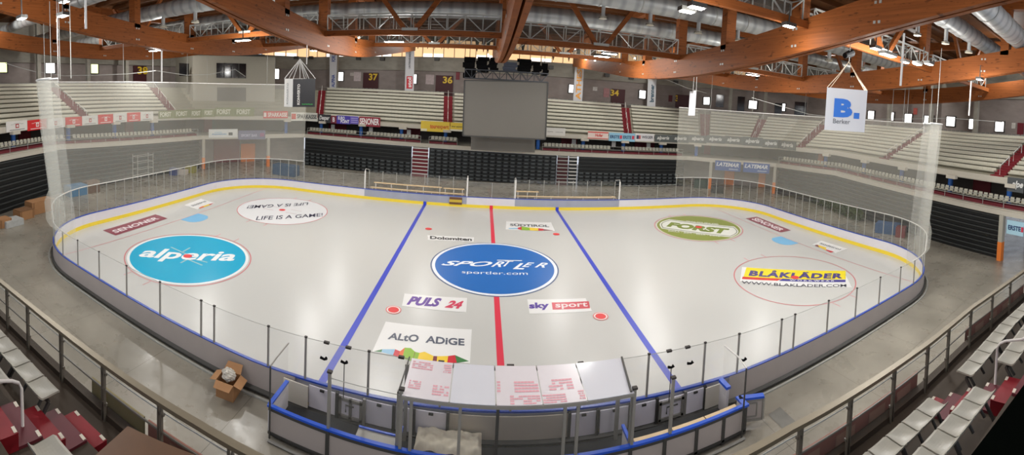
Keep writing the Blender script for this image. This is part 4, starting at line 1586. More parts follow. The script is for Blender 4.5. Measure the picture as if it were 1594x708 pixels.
# ------------------------------------------------------------------ far players' benches
for bi, (xa, xb) in enumerate(((-13.95, -2.65), (2.5, 14.2))):
    t = thing('bench_enclosure', 'glazed players bench enclosure on the far side, ' + ('nearer the west end' if bi == 0 else 'nearer the east end'), 'players box', ((xa + xb) / 2, 16, 0))
    mb = MB()
    mb.box(xa, 16.75, .0, xb, 16.85, 1.0)
    mb.box(xa - .04, 15.1, 0, xa + .04, 16.85, 1.0)
    mb.box(xb - .04, 15.1, 0, xb + .04, 16.85, 1.0)
    mb.build('rear_wall', BOARDG, t)
    mb = MB()
    mb.box(xa, 15.15, .0, xb, 16.75, .45)
    mb.build('floor_mat', RUB, t)
    for x in (xa, xb):
        mb = MB()
        mb.tube([(x, 15.1, BH), (x, 15.1, 3.15)], .09, 8)
        mb.tube([(x, 15.1, 3.15), (x, 15.3, 3.35), (x, 16.8, 3.0)], .035, 6)
        mb.build('padded_post', WHITE, t)
    n = 7
    for j in range(n + 1):
        x = xa + (xb - xa) * j / n
        mb = MB()
        mb.obox((x, 16.8, 1.0), .07, .07, 1.9)
        mb.build('rear_post', GALV, t)
        if j < n:
            mb = MB()
            mb.poly([(x, 16.8, 1.0), (x + (xb - xa) / n, 16.8, 1.0), (x + (xb - xa) / n, 16.8, 2.88), (x, 16.8, 2.88)])
            mb.build('rear_pane', GLASSF, t)
    if bi == 0:
        bl = [(-13.2, -5.5, .45, 1.66, 16.3), (-13.4, -3.0, .45, 1.24, 15.6), (-5.3, -3.0, .45, 1.6, 16.3)]
    else:
        bl = [(2.7, 5.2, .45, 1.66, 16.3), (2.7, 13.9, .45, 1.3, 15.6)]
    for k, (a, b, z0, z1, y) in enumerate(bl):
        lb = ['long raised wooden bench at the back of the west players box', 'long low wooden bench at the front of the west players box', 'short raised wooden bench next to the brown and yellow gate'][k] if bi == 0 else ['short raised wooden bench in the east players box', 'long low wooden bench along the front of the east players box'][k]
        u = thing('players_bench', lb, 'bench', ((a + b) / 2, y, .45))
        mb = MB()
        mb.box(a, y - .18, z1, b, y + .18, z1 + .06)
        mb.build('bench_top', BENCHW, u)
        m = max(2, int((b - a) / 1.6))
        for j in range(m + 1):
            x = a + .2 + (b - a - .4) * j / m
            mb = MB()
            mb.bar((x, y - .1, .45), (x, y - .1, z1), .07)
            mb.bar((x, y + .12, .45), (x, y + .12, z1), .07)
            mb.build('leg', WHITE, u)
# ------------------------------------------------------------------ near penalty boxes and timekeeper's box
BX0, BX1, BY0, BY1 = -7.75, 8.15, -15.12, -16.62
t = thing('penalty_box', 'long near-side enclosure of grey boards with bright blue rails holding penalty and scorer boxes', 'penalty box', (.2, -15.9, 0))
mb = MB()
mb.box(BX0, BY1, .06, BX1, BY0, .16)
mb.build('floor_mat', RUB, t)
# outer wall with steel framing
fr = [BX0, -5.6, -3.2, -.9, 1.4, 3.7, 4.9, 6.1, 7.2, BX1]
for a, b in zip(fr, fr[1:]):
    mb = MB()
    mb.box(a + .03, BY1 - .06, .22, b - .03, BY1, 1.06)
    mb.build('wall_panel', BOARDG, t)
for x in fr[1:]:
    mb = MB()
    mb.box(x - .06, BY1 - .1, .06, x + .06, BY1 - .04, 1.06)
    mb.build('frame_post', DSTEEL, t)
mb = MB()
mb.box(BX0, BY1 - .1, .14, BX1, BY1 - .04, .22)
mb.box(BX0, BY1 - .08, .96, BX1, BY1 - .02, 1.06)
mb.build('frame_rail', DSTEEL, t)
mb = MB()
mb.tube([(BX0 + .1, BY1 - .25, .06), (BX1 - .1, BY1 - .25, .06)], .05, 6)
mb.build('floor_pipe', STEEL, t)
CB = mat('box rail blue', (20, 84, 206), .35)
mb = MB()
mb.box(BX0 - .05, BY1 - .08, 1.06, BX1, BY1 + .04, 1.13)
mb.build('outer_rail', CB, t)
# west end wall: white inner side, blue top, running back to the rink boards
def endwall(xw, ya, yb, name='end_wall'):
    mb = MB()
    mb.box(xw - .05, ya, .06, xw + .05, yb, 1.06)
    o = mb.build(name, BOARDW, t)
    mb = MB()
    mb.box(xw - .07, ya, 1.06, xw + .07, yb, 1.13)
    mb.build('top_rail', CB, o)
    return o
endwall(BX0, BY1, -15.32)
# cream inner wall stubs by the boards at both ends
for x0, x1 in ((-8.0, -7.0), (7.4, 8.2)):
    mb = MB()
    mb.box(x0, BY0 - .02, .2, x1, BY0 + .03, 1.02)
    mb.build('inner_panel', mat('cream panel', (226, 220, 206), .6), t)
# inner side of the rink boards seen from the boxes
segs = [(-7.0, -5.95, 'v'), (-5.85, -4.95, 'd'), (-4.85, -3.9, 'v'), (-3.8, -3.2, 'v'), (-3.1, -2.05, 'v'), (-1.95, 2.1, 'c'), (2.2, 3.1, 'v'), (3.25, 4.3, 'v'), (4.4, 5.35, 'v'), (5.45, 6.5, 'd'), (6.6, 7.35, 'v')]
BV = mat('board back white', (238, 234, 242), .5)
BC = mat('board back cream', (204, 195, 180), .6)
for a, b, k in segs:
    yb = -HY + bow((a + b) / 2) - .12
    if k == 'd':
        mb = MB()
        mb.box(a, yb - .05, .2, b, yb, .98)
        d = mb.build('box_door', BV, t)
        d['label'] = 'steel framed gate from the penalty box to the ice'
        mb = MB()
        for x in (a + .06, b - .06, (a + b) / 2):
            mb.box(x - .05, yb - .1, .2, x + .05, yb - .05, .98)
        mb.box(a, yb - .1, .22, b, yb - .05, .32)
        mb.box(a, yb - .1, .84, b, yb - .05, .94)
        mb.build('door_frame', STEEL, d)
        mb = MB()
        mb.tube([(a + .3, yb - .14, .5), (a + .3, yb - .14, .75), (b - .3, yb - .14, .75)], .025, 6)
        mb.build('door_latch', DSTEEL, d)
    else:
        mb = MB()
        mb.box(a, yb - .04, .2, b, yb, 1.02)
        mb.build('board_back', BC if k == 'c' else BV, t)
        if k == 'v':
            mb = MB()
            mb.box((a + b) / 2 - .08, yb - .09, .93, (a + b) / 2 + .08, yb - .04, 1.0)
            mb.build('latch_plate', DSTEEL, t)
    mb = MB()
    mb.box(b, yb - .1, .12, b + .1, yb, 1.1)
    mb.build('frame_post', DSTEEL if k != 'd' else STEEL, t)
# partitions between the boxes
for x in (-3.4, 3.75):
    mb = MB()
    mb.box(x - .06, BY1 + .05, .1, x + .06, BY1 + .16, 2.82)
    mb.box(x - .06, BY0 - .16, .1, x + .06, BY0 - .05, 2.82)
    mb.build('partition_post', STEEL, t)
    mb = MB()
    mb.box(x - .02, BY1 + .16, .16, x + .02, BY1 + .75, 1.05)
    o = mb.build('partition_gate', BOARDW, t)
    mb = MB()
    mb.box(x - .05, BY1 + .1, 1.05, x + .05, BY1 + .8, 1.15)
    mb.build('top_rail', CB, o)
    mb = MB()
    mb.poly([(x, BY1 + .1, 1.1), (x, BY0 - .1, 1.1), (x, BY0 - .1, 2.78), (x, BY1 + .1, 2.78)])
    mb.build('partition_pane', GLASSF, t)
# panes on the outer wall
pan = [(-5.6, -3.45), (-3.4, -1.3), (-1.3, 1.35), (1.35, 3.75)]
for a, b in pan:
    mb = MB()
    mb.poly([(a, BY1, 1.14), (b, BY1, 1.14), (b, BY1, 2.78), (a, BY1, 2.78)])
    mb.build('outer_pane', GLASSF, t)
    mb = MB()
    mb.tube([(a, BY1, 2.78), (b, BY1, 2.78)], .014, 4)
    mb.build('pane_edge', GALV, t)
for x, zz in ((-5.6, 2.95), (-3.3, 2.95), (-1.55, 2.75), (-.45, 2.7), (1.55, 2.8), (1.95, 2.75), (3.75, 2.9), (5.1, 2.95), (-3.0, 2.8)):
    mb = MB()
    mb.box(x - .045, BY1 - .05, 1.1, x + .045, BY1 + .05, zz)
    o = mb.build('glass_post', STEEL if abs(x) > .6 else DSTEEL, t)
    mb = MB()
    mb.box(x - .08, BY1 - .06, zz, x + .08, BY1 + .06, zz + .06)
    mb.build('post_cap', CAPM, o)
# small desk-top ledge of the west box (blue edged table)
mb = MB()
mb.box(-4.75, BY1 + .1, .96, -3.5, BY1 + .5, 1.0)
o = mb.build('ledge', STEEL, t)
mb = MB()
mb.box(-4.75, BY1 + .5, .94, -3.5, BY1 + .56, 1.04)
mb.build('ledge_edge', CB, o)

# east penalty box: open gate, bench
u = thing('box_gate', 'open blue-topped steel gate swung out at the east end of the penalty box', 'gate', (BX1, BY1 + .3, 0))
G0, G1 = Vector((8.15, -16.25, 0)), Vector((9.05, -16.62, 0))
d = (G1 - G0)
mb = MB()
mb.bar(G0 + Z * .2, G0 + Z * 1.05, .08)
mb.bar(G1 + Z * .2, G1 + Z * 1.05, .08)
mb.bar(G0 + Z * .22, G1 + Z * .22, .06, .08)
mb.bar(G0 + Z * .98, G1 + Z * .98, .06, .1)
mb.bar(G0 * .75 + G1 * .25 + Z * .35, G0 * .75 + G1 * .25 + Z * .85, .05)
mb.bar(G0 * .25 + G1 * .75 + Z * .35, G0 * .25 + G1 * .75 + Z * .85, .05)
mb.bar(G0 * .75 + G1 * .25 + Z * .35, G0 * .25 + G1 * .75 + Z * .35, .05)
mb.bar(G0 * .75 + G1 * .25 + Z * .85, G0 * .25 + G1 * .75 + Z * .85, .05)
mb.build('gate_frame', STEEL, u)
mb = MB()
mb.bar(G0 + Z * .3 + Vector((0, .05, 0)), G1 + Z * .3 + Vector((0, .05, 0)), .02, .01)
mb.hexa([G0 + Z * .25, G1 + Z * .25, G1 + Z * .25 + Vector((0, .02, 0)), G0 + Z * .25 + Vector((0, .02, 0)), G0 + Z * 1.0, G1 + Z * 1.0, G1 + Z * 1.0 + Vector((0, .02, 0)), G0 + Z * 1.0 + Vector((0, .02, 0))])
mb.build('gate_panel', BOARDG, u)
mb = MB()
mb.bar(G0 + Z * 1.1, G1 + Z * 1.1, .2, .08)
mb.build('gate_rail', CB, u)
# upright white leaf with a blue top near the rink boards, east end
u = thing('box_gate', 'narrow white gate leaf with blue top beside the rink boards, east end', 'gate', (8.0, -15.3, 0))
mb = MB()
mb.box(7.95, -15.75, .16, 8.05, -15.25, 1.2)
mb.build('gate_leaf', BOARDW, u)
mb = MB()
mb.box(7.9, -15.78, 1.2, 8.1, -15.22, 1.3)
mb.build('gate_rail', CB, u)
# east end: short wall return
mb = MB()
mb.box(BX1 - .05, BY1, .06, BX1 + .05, BY1 + .42, 1.06)
o = mb.build('end_wall', BOARDW, t)
mb = MB()
mb.box(BX1 - .1, BY1 - .12, 1.06, BX1 + .12, BY1 + .45, 1.14)
mb.build('top_rail', CB, o)
# bench in the east box
u = thing('penalty_bench', 'long pale wooden bench against the outer wall of the east penalty box', 'bench', (6, BY1 + .3, .16))
mb = MB()
for a, b in ((3.95, 5.3), (5.34, 6.6), (6.64, 7.95)):
    mb.box(a, BY1 + .08, .93, b, BY1 + .34, .98)
mb.build('bench_top', BENCHW, u)
for x in (4.2, 5.3, 6.6, 7.7):
    mb = MB()
    mb.box(x - .04, BY1 + .1, .16, x + .04, BY1 + .34, .93)
    mb.build('leg', DSTEEL, u)
# folded quilt on the scorer's table
u = thing('quilted_cover', 'crumpled cream quilted cover lying on the table of the scorer box', 'cover', (-1.9, -15.45, .16))
mb = MB()
mb.box(-2.85, -15.8, .16, -.95, -15.1, .48)
mb.build('table', DSTEEL, u)
mb = MB()
nx, ny = 48, 16
rows = []
for i in range(nx + 1):
    r = []
    for j in range(ny + 1):
        x, y = -2.98 + 2.14 * i / nx, -15.9 + .92 * j / ny
        e = min(1, min(i, nx - i) / 2.5, min(j, ny - j) / 2.5)
        z = .50 + .14 * e + .035 * math.sin(x * 11) * math.sin(y * 17 + x) + .02 * random.random()
        r.append((x, y + .03 * math.sin(x * 7), z))
    rows.append(r)
mb.loft(rows)
mb.build('cover', mat('quilt', (224, 216, 196), .85, var=.15, scale=9, bump=.5), u, smooth=True)

# plastic sheets making the roof over the scorer's box
FILM = mat('film print pink', (222, 164, 174), .5)
xs_ = [-3.3, -1.88, -.52, .86, 2.2, 3.72]
for i in range(5):
    a, b = xs_[i] + .02, xs_[i + 1] - .02
    plain = i in (1, 4)
    lab = ['white roof sheet with pink film print, first from the west end', 'plain white plastic roof sheet between two pink printed ones', 'white plastic roof sheet with pink film print over the red line',
           'white plastic roof sheet with pink film print beside the glossy plain one', 'glossy plain white plastic roof sheet at the east end of the scorer box'][i]
    u = thing('roof_sheet', lab, 'plastic sheet', ((a + b) / 2, -15.9, 2.84), 'plastic sheets roofing the scorer box')
    mb = MB()
    sk = (.12 if i == 4 else 0)
    mb.hexa([(a, -16.72, 2.84), (b, -16.72, 2.84), (b + sk, -15.05, 2.9), (a, -15.05, 2.9), (a, -16.72, 2.86), (b, -16.72, 2.86), (b + sk, -15.05, 2.92), (a, -15.05, 2.92)])
    mb.build('sheet', mat('roof sheet plain', (216, 217, 224), .12, coat=.4) if plain else mat('roof sheet film', (218, 212, 216), .3, var=.03), u)
    if not plain:
        pts = {0: [(.05, .72, .55, .95), (.8, .7, .98, .95), (.08, .2, .35, .42), (.62, .12, .98, .38)], 2: [(.02, .3, .1, .6), (.42, .3, .98, .6), (.3, .02, .98, .24)], 3: [(.2, .32, .8, .62), (.0, .02, .55, .24), (.85, .05, 1, .28)]}[i]
        q = [Vector((a, -15.05, 2.925)), Vector((b, -15.05, 2.925)), Vector((b, -16.72, 2.865)), Vector((a, -16.72, 2.865))]
        mb = MB()
        for u0, v0, u1, v1 in pts:
            nr = 4
            for r in range(nr):
                for c in range(7):
                    if random.random() < .85:
                        uu = u0 + (u1 - u0) * c / 7
                        vv = v0 + (v1 - v0) * r / nr
                        put_quad(mb, q, uu, vv, uu + (u1 - u0) / 7.6, vv + (v1 - v0) / nr * .62, lift=Z * .002)
        mb.build('film_print', FILM, u)
mb = MB()
mb.box(xs_[0], -16.74, 2.74, xs_[-1], -16.68, 2.83)
mb.box(xs_[0], -15.1, 2.78, xs_[-1], -15.04, 2.88)
mb.build('roof_bearer', STEEL, t)
mb = MB()
mb.bar((3.86, -15.05, 2.95), (3.6, -16.7, 2.9), .06, .04)
mb.bar((-3.36, -15.05, 2.95), (-3.4, -16.7, 2.9), .04, .03)
mb.build('roof_trim', DSTEEL, t)
# slanting glass stays at both ends
for pts, lab, s_ in ((((449, 534), (431, 556), (421, 570)), 'by the west end of the penalty box', 'w'), (((1128, 538), (1150, 556), (1162, 573)), 'by the east end of the penalty box', 'e')):
    P = [on_z(*pts[0], 2.72), on_z(*pts[1], 2.7), on_z(*pts[2], 2.6)]
    u = thing('glass_wing', 'short angled glass wing with metal top rail ' + lab, 'safety glass', (P[0].x, P[0].y, BH))
    mb = MB()
    mb.tube(P, .03, 6)
    mb.build('top_bar', WHITE if s_ == 'e' else STEEL, u)
    mb = MB()
    base = [Vector((p.x, p.y, .9)) for p in P]
    mb.loft([[p, b] for p, b in zip(P, base)])
    mb.build('wing_pane', GLASSF, u)
    mb = MB()
    mb.bar(P[2], Vector((P[2].x, P[2].y, .05)), .045)
    mb.build('wing_post', DSTEEL, u)
# glass clips on the pane tops and microphones on thin stands
for px, py in ((505, 538), (540, 545), (686, 569), (794, 573), (906, 570), (1045, 550), (1075, 545), (610, 601)):
    p = on_z(px, py, 2.75)
    mb = MB()
    mb.obox((p.x, -HY + bow(p.x) - .07, BH + GL - .03), .2, .1, .07)
    o = mb.build('glass_clip', CAPM, org=(p.x, -15.1, BH + GL))
    tag(o, 'small dark clip gripping the top edge of the near rink glass', 'clip', 'clips on the near glass')
for k, (px, py, zf) in enumerate(((536, 564, 2.3), (504, 558, 2.5), (1045, 571, 2.3), (1075, 565, 2.4), (1158, 560, 2.5))):
    p = on_z(px, py, zf)
    u = thing('microphone_stand', 'thin %s clamped to the glass by %s' % (('microphone stand', 'microphone arm')[k % 2], ['the west penalty box gate', 'the faded west blue line', 'the east penalty box gate', 'the faded east blue line', 'the east glass wing'][k]), 'microphone stand', (p.x, p.y, 1.1))
    if k in (0, 2):
        mb = MB()
        mb.tube([(p.x, p.y, 1.0), (p.x, p.y, zf)], .018, 5)
        mb.build('pole', DSTEEL, u)
    mb = MB()
    mb.tube([p + Vector((-.13, 0, .02)), p + Vector((.02, 0, -.02)), p + Vector((.1, 0, .04))], [.05, .04, .06], 7)
    mb.build('head', BLACK, u)

# ------------------------------------------------------------------ cardboard box beside the boards
u = thing('cardboard_box', 'open brown cardboard box with crumpled white plastic on top beside the near boards', 'box', (-10.02, -15.85, 0))
c = Vector((-10.02, -15.85, 0))
a = .16
e1, e2 = Vector((math.cos(a), math.sin(a), 0)), Vector((-math.sin(a), math.cos(a), 0))
w, dd, h = .37, .33, .66
K = [c - e1 * w - e2 * dd, c + e1 * w - e2 * dd, c + e1 * w + e2 * dd, c - e1 * w + e2 * dd]
mb = MB()
for i in range(4):
    p, q = K[i], K[(i + 1) % 4]
    mb.poly([p, q, q + Z * h, p + Z * h])
    inn = (c - (p + q) / 2).normalized() * .01
    mb.poly([q + inn, p + inn, p + inn + Z * h, q + inn + Z * h])
mb.poly(K)
mb.build('carton', CARD, u)
for i in range(4):
    p, q = K[i] + Z * h, K[(i + 1) % 4] + Z * h
    out = ((p + q) / 2 - (c + Z * h)).normalized()
    dr = out * .3 + Z * (-.1 if i != 2 else .2)
    mb = MB()
    p2, q2 = p + dr + (q - p) * .06, q + dr - (q - p) * .06
    mb.hexa([p, q, q2, p2, p + Z * .012, q + Z * .012, q2 + Z * .012, p2 + Z * .012])
    mb.build('flap', CARD, u)
mb = MB()
rows = []
for i in range(13):
    th = PI * i / 12
    rows.append([c + e1 * (.26 * math.sin(th) * math.cos(f) * (1 + .25 * math.sin(5 * f + i))) + e2 * (.2 * math.sin(th) * math.sin(f) * (1 + .2 * math.cos(4 * f + i * 2))) + Z * (h + .12 + .26 * math.cos(th) * (1 + .1 * math.sin(3 * f))) for f in [2 * PI * j / 18 for j in range(19)]])
mb.loft(rows)
mb.build('plastic_bag', mat('crumpled plastic', (204, 198, 186), .3, var=.25, scale=9, bump=.6), u)

# ------------------------------------------------------------------ odds and ends on the hall floor
mb = MB()
q = [on_z(1196, 645, .006), on_z(1236, 632, .006), on_z(1242, 658, .006), on_z(1222, 671, .006)]
mb.poly([on_z(1196, 645, .012), on_z(1222, 671, .012), on_z(1241, 658, .012), on_z(1214, 633, .012)])
o = mb.build('manhole_cover', mat('worn steel plate', (118, 116, 110), .5, metal=.3, var=.25, scale=3), org=on_z(1218, 652, 0))
tag(o, 'worn square steel cover let into the concrete floor near the railing', 'floor cover')

def crate(px, py, w, d, h, rz, m, nm, lab, cat, lid=None):
    p = on_z(px, py, 0)
    u = thing(nm, lab, cat, p)
    mb = MB()
    mb.obox(p, w, d, h, rz)
    mb.build('body', m, u)
    mb = MB()
    mb.obox(p + Z * h, w * .97, d * .97, .06, rz)
    mb.build('top', lid or m, u)
    for k in (-1, 1):
        mb = MB()
        mb.obox(p + Vector((math.cos(rz), math.sin(rz), 0)) * (k * w * .42) + Vector((0, 0, 0)), .08, d * 1.02, h * 1.01, rz)
        mb.build('batten', CARDD if m is CARD else m, u)
    return u
rzL = ang(SL[1]) - .25
crate(5, 352, 1.2, 1.0, .7, rzL, CARD, 'carton_stack', 'broken brown cartons at the frame edge below the long black stand', 'cartons')
crate(18, 350, 1.9, 1.2, .5, rzL, mat('pale wrap', (176, 178, 176), .5, var=.3), 'wrapped_pallet', 'low pallet of parts in pale wrapping between brown cartons', 'pallet')
crate(37, 339, 1.6, 1.2, .8, rzL, CARD, 'open_crate', 'open brown wooden crate between the pallet and the long carton', 'crate', CARDD)
crate(62, 329, 2.8, 1.2, 1.15, rzL, CARD, 'long_carton', 'long tan carton standing against the net', 'carton')
# scaffold tower behind the west net
p0 = Vector((-39.2, 4.5, 0))
u = thing('scaffold_tower', 'tall metal scaffold trolley behind the west net in front of the black stand', 'scaffold', p0)
mb = MB()
for dx in (0, .9):
    for dy in (0, 2.6):
        mb.tube([p0 + Vector((dx, dy, 0)), p0 + Vector((dx, dy, 3.9))], .04, 6)
mb.build('uprights', GALV, u)
mb = MB()
for z in (.5, 1.3, 2.1, 2.9, 3.7):
    for dx in (0, .9):
        mb.tube([p0 + Vector((dx, 0, z)), p0 + Vector((dx, 2.6, z))], .03, 5)
    for dy in (0, 2.6):
        mb.tube([p0 + Vector((0, dy, z)), p0 + Vector((.9, dy, z))], .03, 5)
mb.build('rungs', GALV, u)
crate(118, 303, 2.4, 1.4, 1.1, PI / 2, mat('blue tarp', (64, 120, 160), .5, var=.2), 'covered_machine', 'low machine under a blue cover behind the west end glass', 'machine')
crate(142, 299, 1.8, 1.0, 1.3, PI / 2, mat('dull brown machine', (110, 86, 70), .6, var=.3), 'floor_trolley', 'brown trolley beside the blue covered machine', 'trolley')
crate(160, 270, .9, 1.4, 2.0, PI / 2, mat('pale crate', (178, 156, 128), .7), 'tall_crate', 'tall pale wooden crate behind the west net', 'crate')
crate(271, 272, 1.0, 1.0, .9, .3, mat('blue drum', (52, 72, 130), .4), 'blue_bin', 'dark blue bin among white sacks behind the west net', 'bin')
crate(283, 271, 1.6, 1.0, .6, .3, mat('white sacks', (198, 190, 182), .7, var=.2), 'sack_heap', 'white sacks beside the dark blue bin', 'sack')
crate(297, 268, 1.4, 1.0, .8, .3, mat('olive sacks', (150, 146, 70), .7, var=.3), 'yellow_bag', 'yellow green bag near the west corner pillar', 'bag')
crate(445, 272, 3.6, 1.5, 1.4, -.1, mat('blue shutters', (66, 92, 120), .5, var=.2), 'blue_cabinet', 'wide blue cabinet behind the far boards near the west corner', 'cabinet')
crate(1116, 300, 1.8, 1.0, .9, -.5, mat('dark bikes', (70, 70, 68), .5, var=.3), 'equipment_cart', 'dark equipment cart by the orange foot of the east corner pillar', 'cart')
crate(1090, 292, 2.0, 1.2, 1.2, -.5, mat('green machine', (60, 76, 66), .5, var=.3), 'green_machine', 'dark green machine under the east corner of the far stand', 'machine')
crate(1382, 362, 2.6, 1.4, 1.0, -1.2, mat('blue tarp 2', (52, 88, 130), .5, var=.2), 'covered_machine', 'blue covered machine behind the east end glass', 'machine')
crate(1402, 368, 1.0, 1.0, 1.0, -1.2, mat('red barrel', (120, 44, 48), .5), 'red_bin', 'dark red bin beside the blue machine behind the east glass', 'bin')
# potted plants heap behind the east net
p0 = on_z(1312, 338, 0)
u = thing('plant_row', 'row of low dark green bushes at the foot of the east stand', 'plants', p0)
mb = MB()
for k in range(1500):
    f = random.random()
    c = on_z(1268 + 72 * f, 315 + 30 * f, 0)
    c = c + Vector((random.uniform(-.7, .7), random.uniform(-.5, .5), random.uniform(.1, 1.2)))
    r = random.uniform(.08, .2)
    n = Vector((random.uniform(-1, 1), random.uniform(-1, 1), random.uniform(-.3, 1))).normalized()
    s = n.orthogonal().normalized() * r
    w = n.cross(s)
    mb.poly([c - s, c + w * .6, c + s, c - w * .6])
mb.build('foliage', mat('plant green', (66, 82, 46), .6, var=.4, scale=2), u)
mb = MB()
for f in (0.1, .35, .6, .85):
    c = on_z(1268 + 72 * f, 315 + 30 * f, 0)
    mb.tube([c, c + Z * .45], [.3, .36], 10)
mb.build('planters', DSTEEL, u)['kind'] = 'stuff'
# ------------------------------------------------------------------ roof: sagging glulam beams along Y, trusses and ducts along X
BEAMS = {-39: (15.35, .0055), -26: (15.1, .0060), -13: (14.72, .0052), 0: (14.6, .0045), 13: (14.15, .0044), 26: (14.1, .0044), 39: (14.15, .0046)}


def zb(X, y):
    z0, k = BEAMS[X]
    a = abs(y)
    if a <= 13: return z0 + k * y * y
    if y < 0: return z0 + k * a * a
    return z0 + k * 169 + 2 * k * 13 * (a - 13)


BD = 1.62
NAMES = {-39: 'outermost on the west side', -26: 'second from the west', -13: 'next to the hanging black cube', 0: 'seen end-on over the video screen', 13: 'passing over the white hanging sign', 26: 'behind the white hanging sign', 39: 'outermost on the east side'}
for X in BEAMS:
    mb = MB()
    for dx in (-.2, .2):
        rows = []
        for i in range(45):
            y = -31 + 68 * i / 44
            z = zb(X, y)
            rows.append([(X + dx - .14, y, z), (X + dx + .14, y, z), (X + dx + .14, y, z + BD), (X + dx - .14, y, z + BD), (X + dx - .14, y, z)])
        mb.loft(rows)
        mb.poly(rows[0][:4]); mb.poly(rows[-1][:4])
    root = mb.build('roof_beam', WOOD)
    tag(root, 'long sagging orange-brown timber roof beam, ' + NAMES[X], 'roof beam', kind='structure')
    # posts to the top chord
    for y in (-26, -19.5, -13, -6.5, 0, 6.5, 13, 19.5, 26):
        mb = MB()
        mb.box(X - .34, y - .3, zb(X, y) + BD - .3, X + .34, y + .3, 20.9)
        o = mb.build('roof_post', WOOD)
        tag(o, 'upright timber post between a sagging beam and the roof', 'roof post', 'timber roof posts', 'structure')
    mb = MB()
    mb.box(X - .3, -31, 20.3, X + .3, 40, 21.1)
    o = mb.build('top_chord', WOOD)
    tag(o, 'straight timber chord under the roof, ' + NAMES[X], 'roof beam', kind='structure')
    # steel shoes and bolts
    mb = MB()
    for y in (-18, -13, -6.5, 0, 6.5, 13):
        for s in (-1, 1):
            for dz in (.35, 1.2):
                mb.obox((X + s * .35, y + .12, zb(X, y) + dz), .03, .12, .12)
                mb.obox((X + s * .35, y - .12, zb(X, y) + dz), .03, .12, .12)
    o = mb.build('bolt_plates', GALV, root)
    o['kind'] = 'stuff'

mb = MB()
mb.box(-62, -34, 21.5, 62, 48, 21.7)
o = mb.build('ceiling', DECK)
tag(o, 'dark brown timber roof deck', 'ceiling', kind='structure')
mb = MB()
y = -32
while y < 46:
    mb.box(-52, y - .12, 21.05, 52, y + .12, 21.5)
    y += 2.4
o = mb.build('ceiling_purlins', DECK)
tag(o, 'dark timber purlins under the roof deck', 'purlins', kind='structure')


def steel_truss(x0, x1, y, z0, z1, lab):
    t = thing('catwalk_truss', lab, 'steel truss', ((x0 + x1) / 2, y, z0), 'grey steel lattice trusses under the roof')
    for dy, nm in ((-.45, 'lattice'), (.45, 'lattice')):
        mb = MB()
        mb.bar((x0, y + dy, z0), (x1, y + dy, z0), .09)
        mb.bar((x0, y + dy, z1), (x1, y + dy, z1), .09)
        n = 10
        for i in range(n + 1):
            x = x0 + (x1 - x0) * i / n
            mb.bar((x, y + dy, z0), (x, y + dy, z1), .06)
            if i < n:
                x2 = x0 + (x1 - x0) * (i + 1) / n
                a, b = (z0, z1) if i % 2 else (z1, z0)
                if dy < 0: mb.bar((x, y + dy, a), (x2, y + dy, b), .06)
        mb.build(nm, GALV, t)
    mb = MB()
    n = 10
    for i in range(n + 1):
        x = x0 + (x1 - x0) * i / n
        mb.bar((x, y - .45, z0), (x, y + .45, z0), .05)
        mb.bar((x, y - .45, z1), (x, y + .45, z1), .05)
        if i < n:
            mb.bar((x, y - .45, z0), (x + (x1 - x0) / n, y + .45, z0), .04)
    mb.build('cross_ties', GALV, t)
    mb = MB()
    mb.poly([(x0, y + .5, z0), (x1, y + .5, z0), (x1, y + .5, z1), (x0, y + .5, z1)])
    mb.build('walkway_mesh', MESHP, t)
    return t


XB = sorted(BEAMS)
where = {0: 'over the middle of the ice', -13.2: 'over the near half of the ice', 13.2: 'over the far half of the ice'}
for (yy, zt0, zt1) in ((0, 16.15, 17.25), (-13.2, 16.75, 17.8), (13.2, 16.95, 17.9)):
    for a, b in zip(XB, XB[1:]):
        if yy == -13.2 and a < 0: continue
        dz = (zb(a, 0) + zb(b, 0)) / 2 - 14.65
        steel_truss(a + .4, b - .4, yy + .1, zt0 + dz, zt1 + dz, 'grey steel lattice truss spanning between two timber beams ' + where[yy])
        mb = MB()
        mb.box(a + .35, yy - .75, zt0 - .42 + dz, b - .35, yy - .5, zt0 - .05 + dz)
        o = mb.build('timber_chord', WOOD)
        tag(o, 'slim orange timber beam running below a steel truss ' + where[yy], 'roof beam', 'slim timber cross beams', 'structure')
        # V braces from mid bay
        xm = (a + b) / 2
        for s in (-1, 1):
            mb = MB()
            mb.bar((xm + s * .3, yy - .62, zt0 - .1 + dz), (xm + s * 3.6, yy - .62, 20.4), .26, .3)
            o = mb.build('timber_brace', WOOD)
            tag(o, 'slanting timber brace rising from a cross beam ' + where[yy], 'roof brace', 'slanting timber braces', 'structure')
        mb = MB()
        mb.box(xm - .55, yy - .8, zt0 - .1 + dz, xm + .55, yy - .45, zt0 + .08 + dz)
        o = mb.build('brace_shoe', GALV)
        tag(o, 'steel plate joining two slanting braces to a beam ' + where[yy], 'steel plate', 'steel plates of the braces', 'structure')

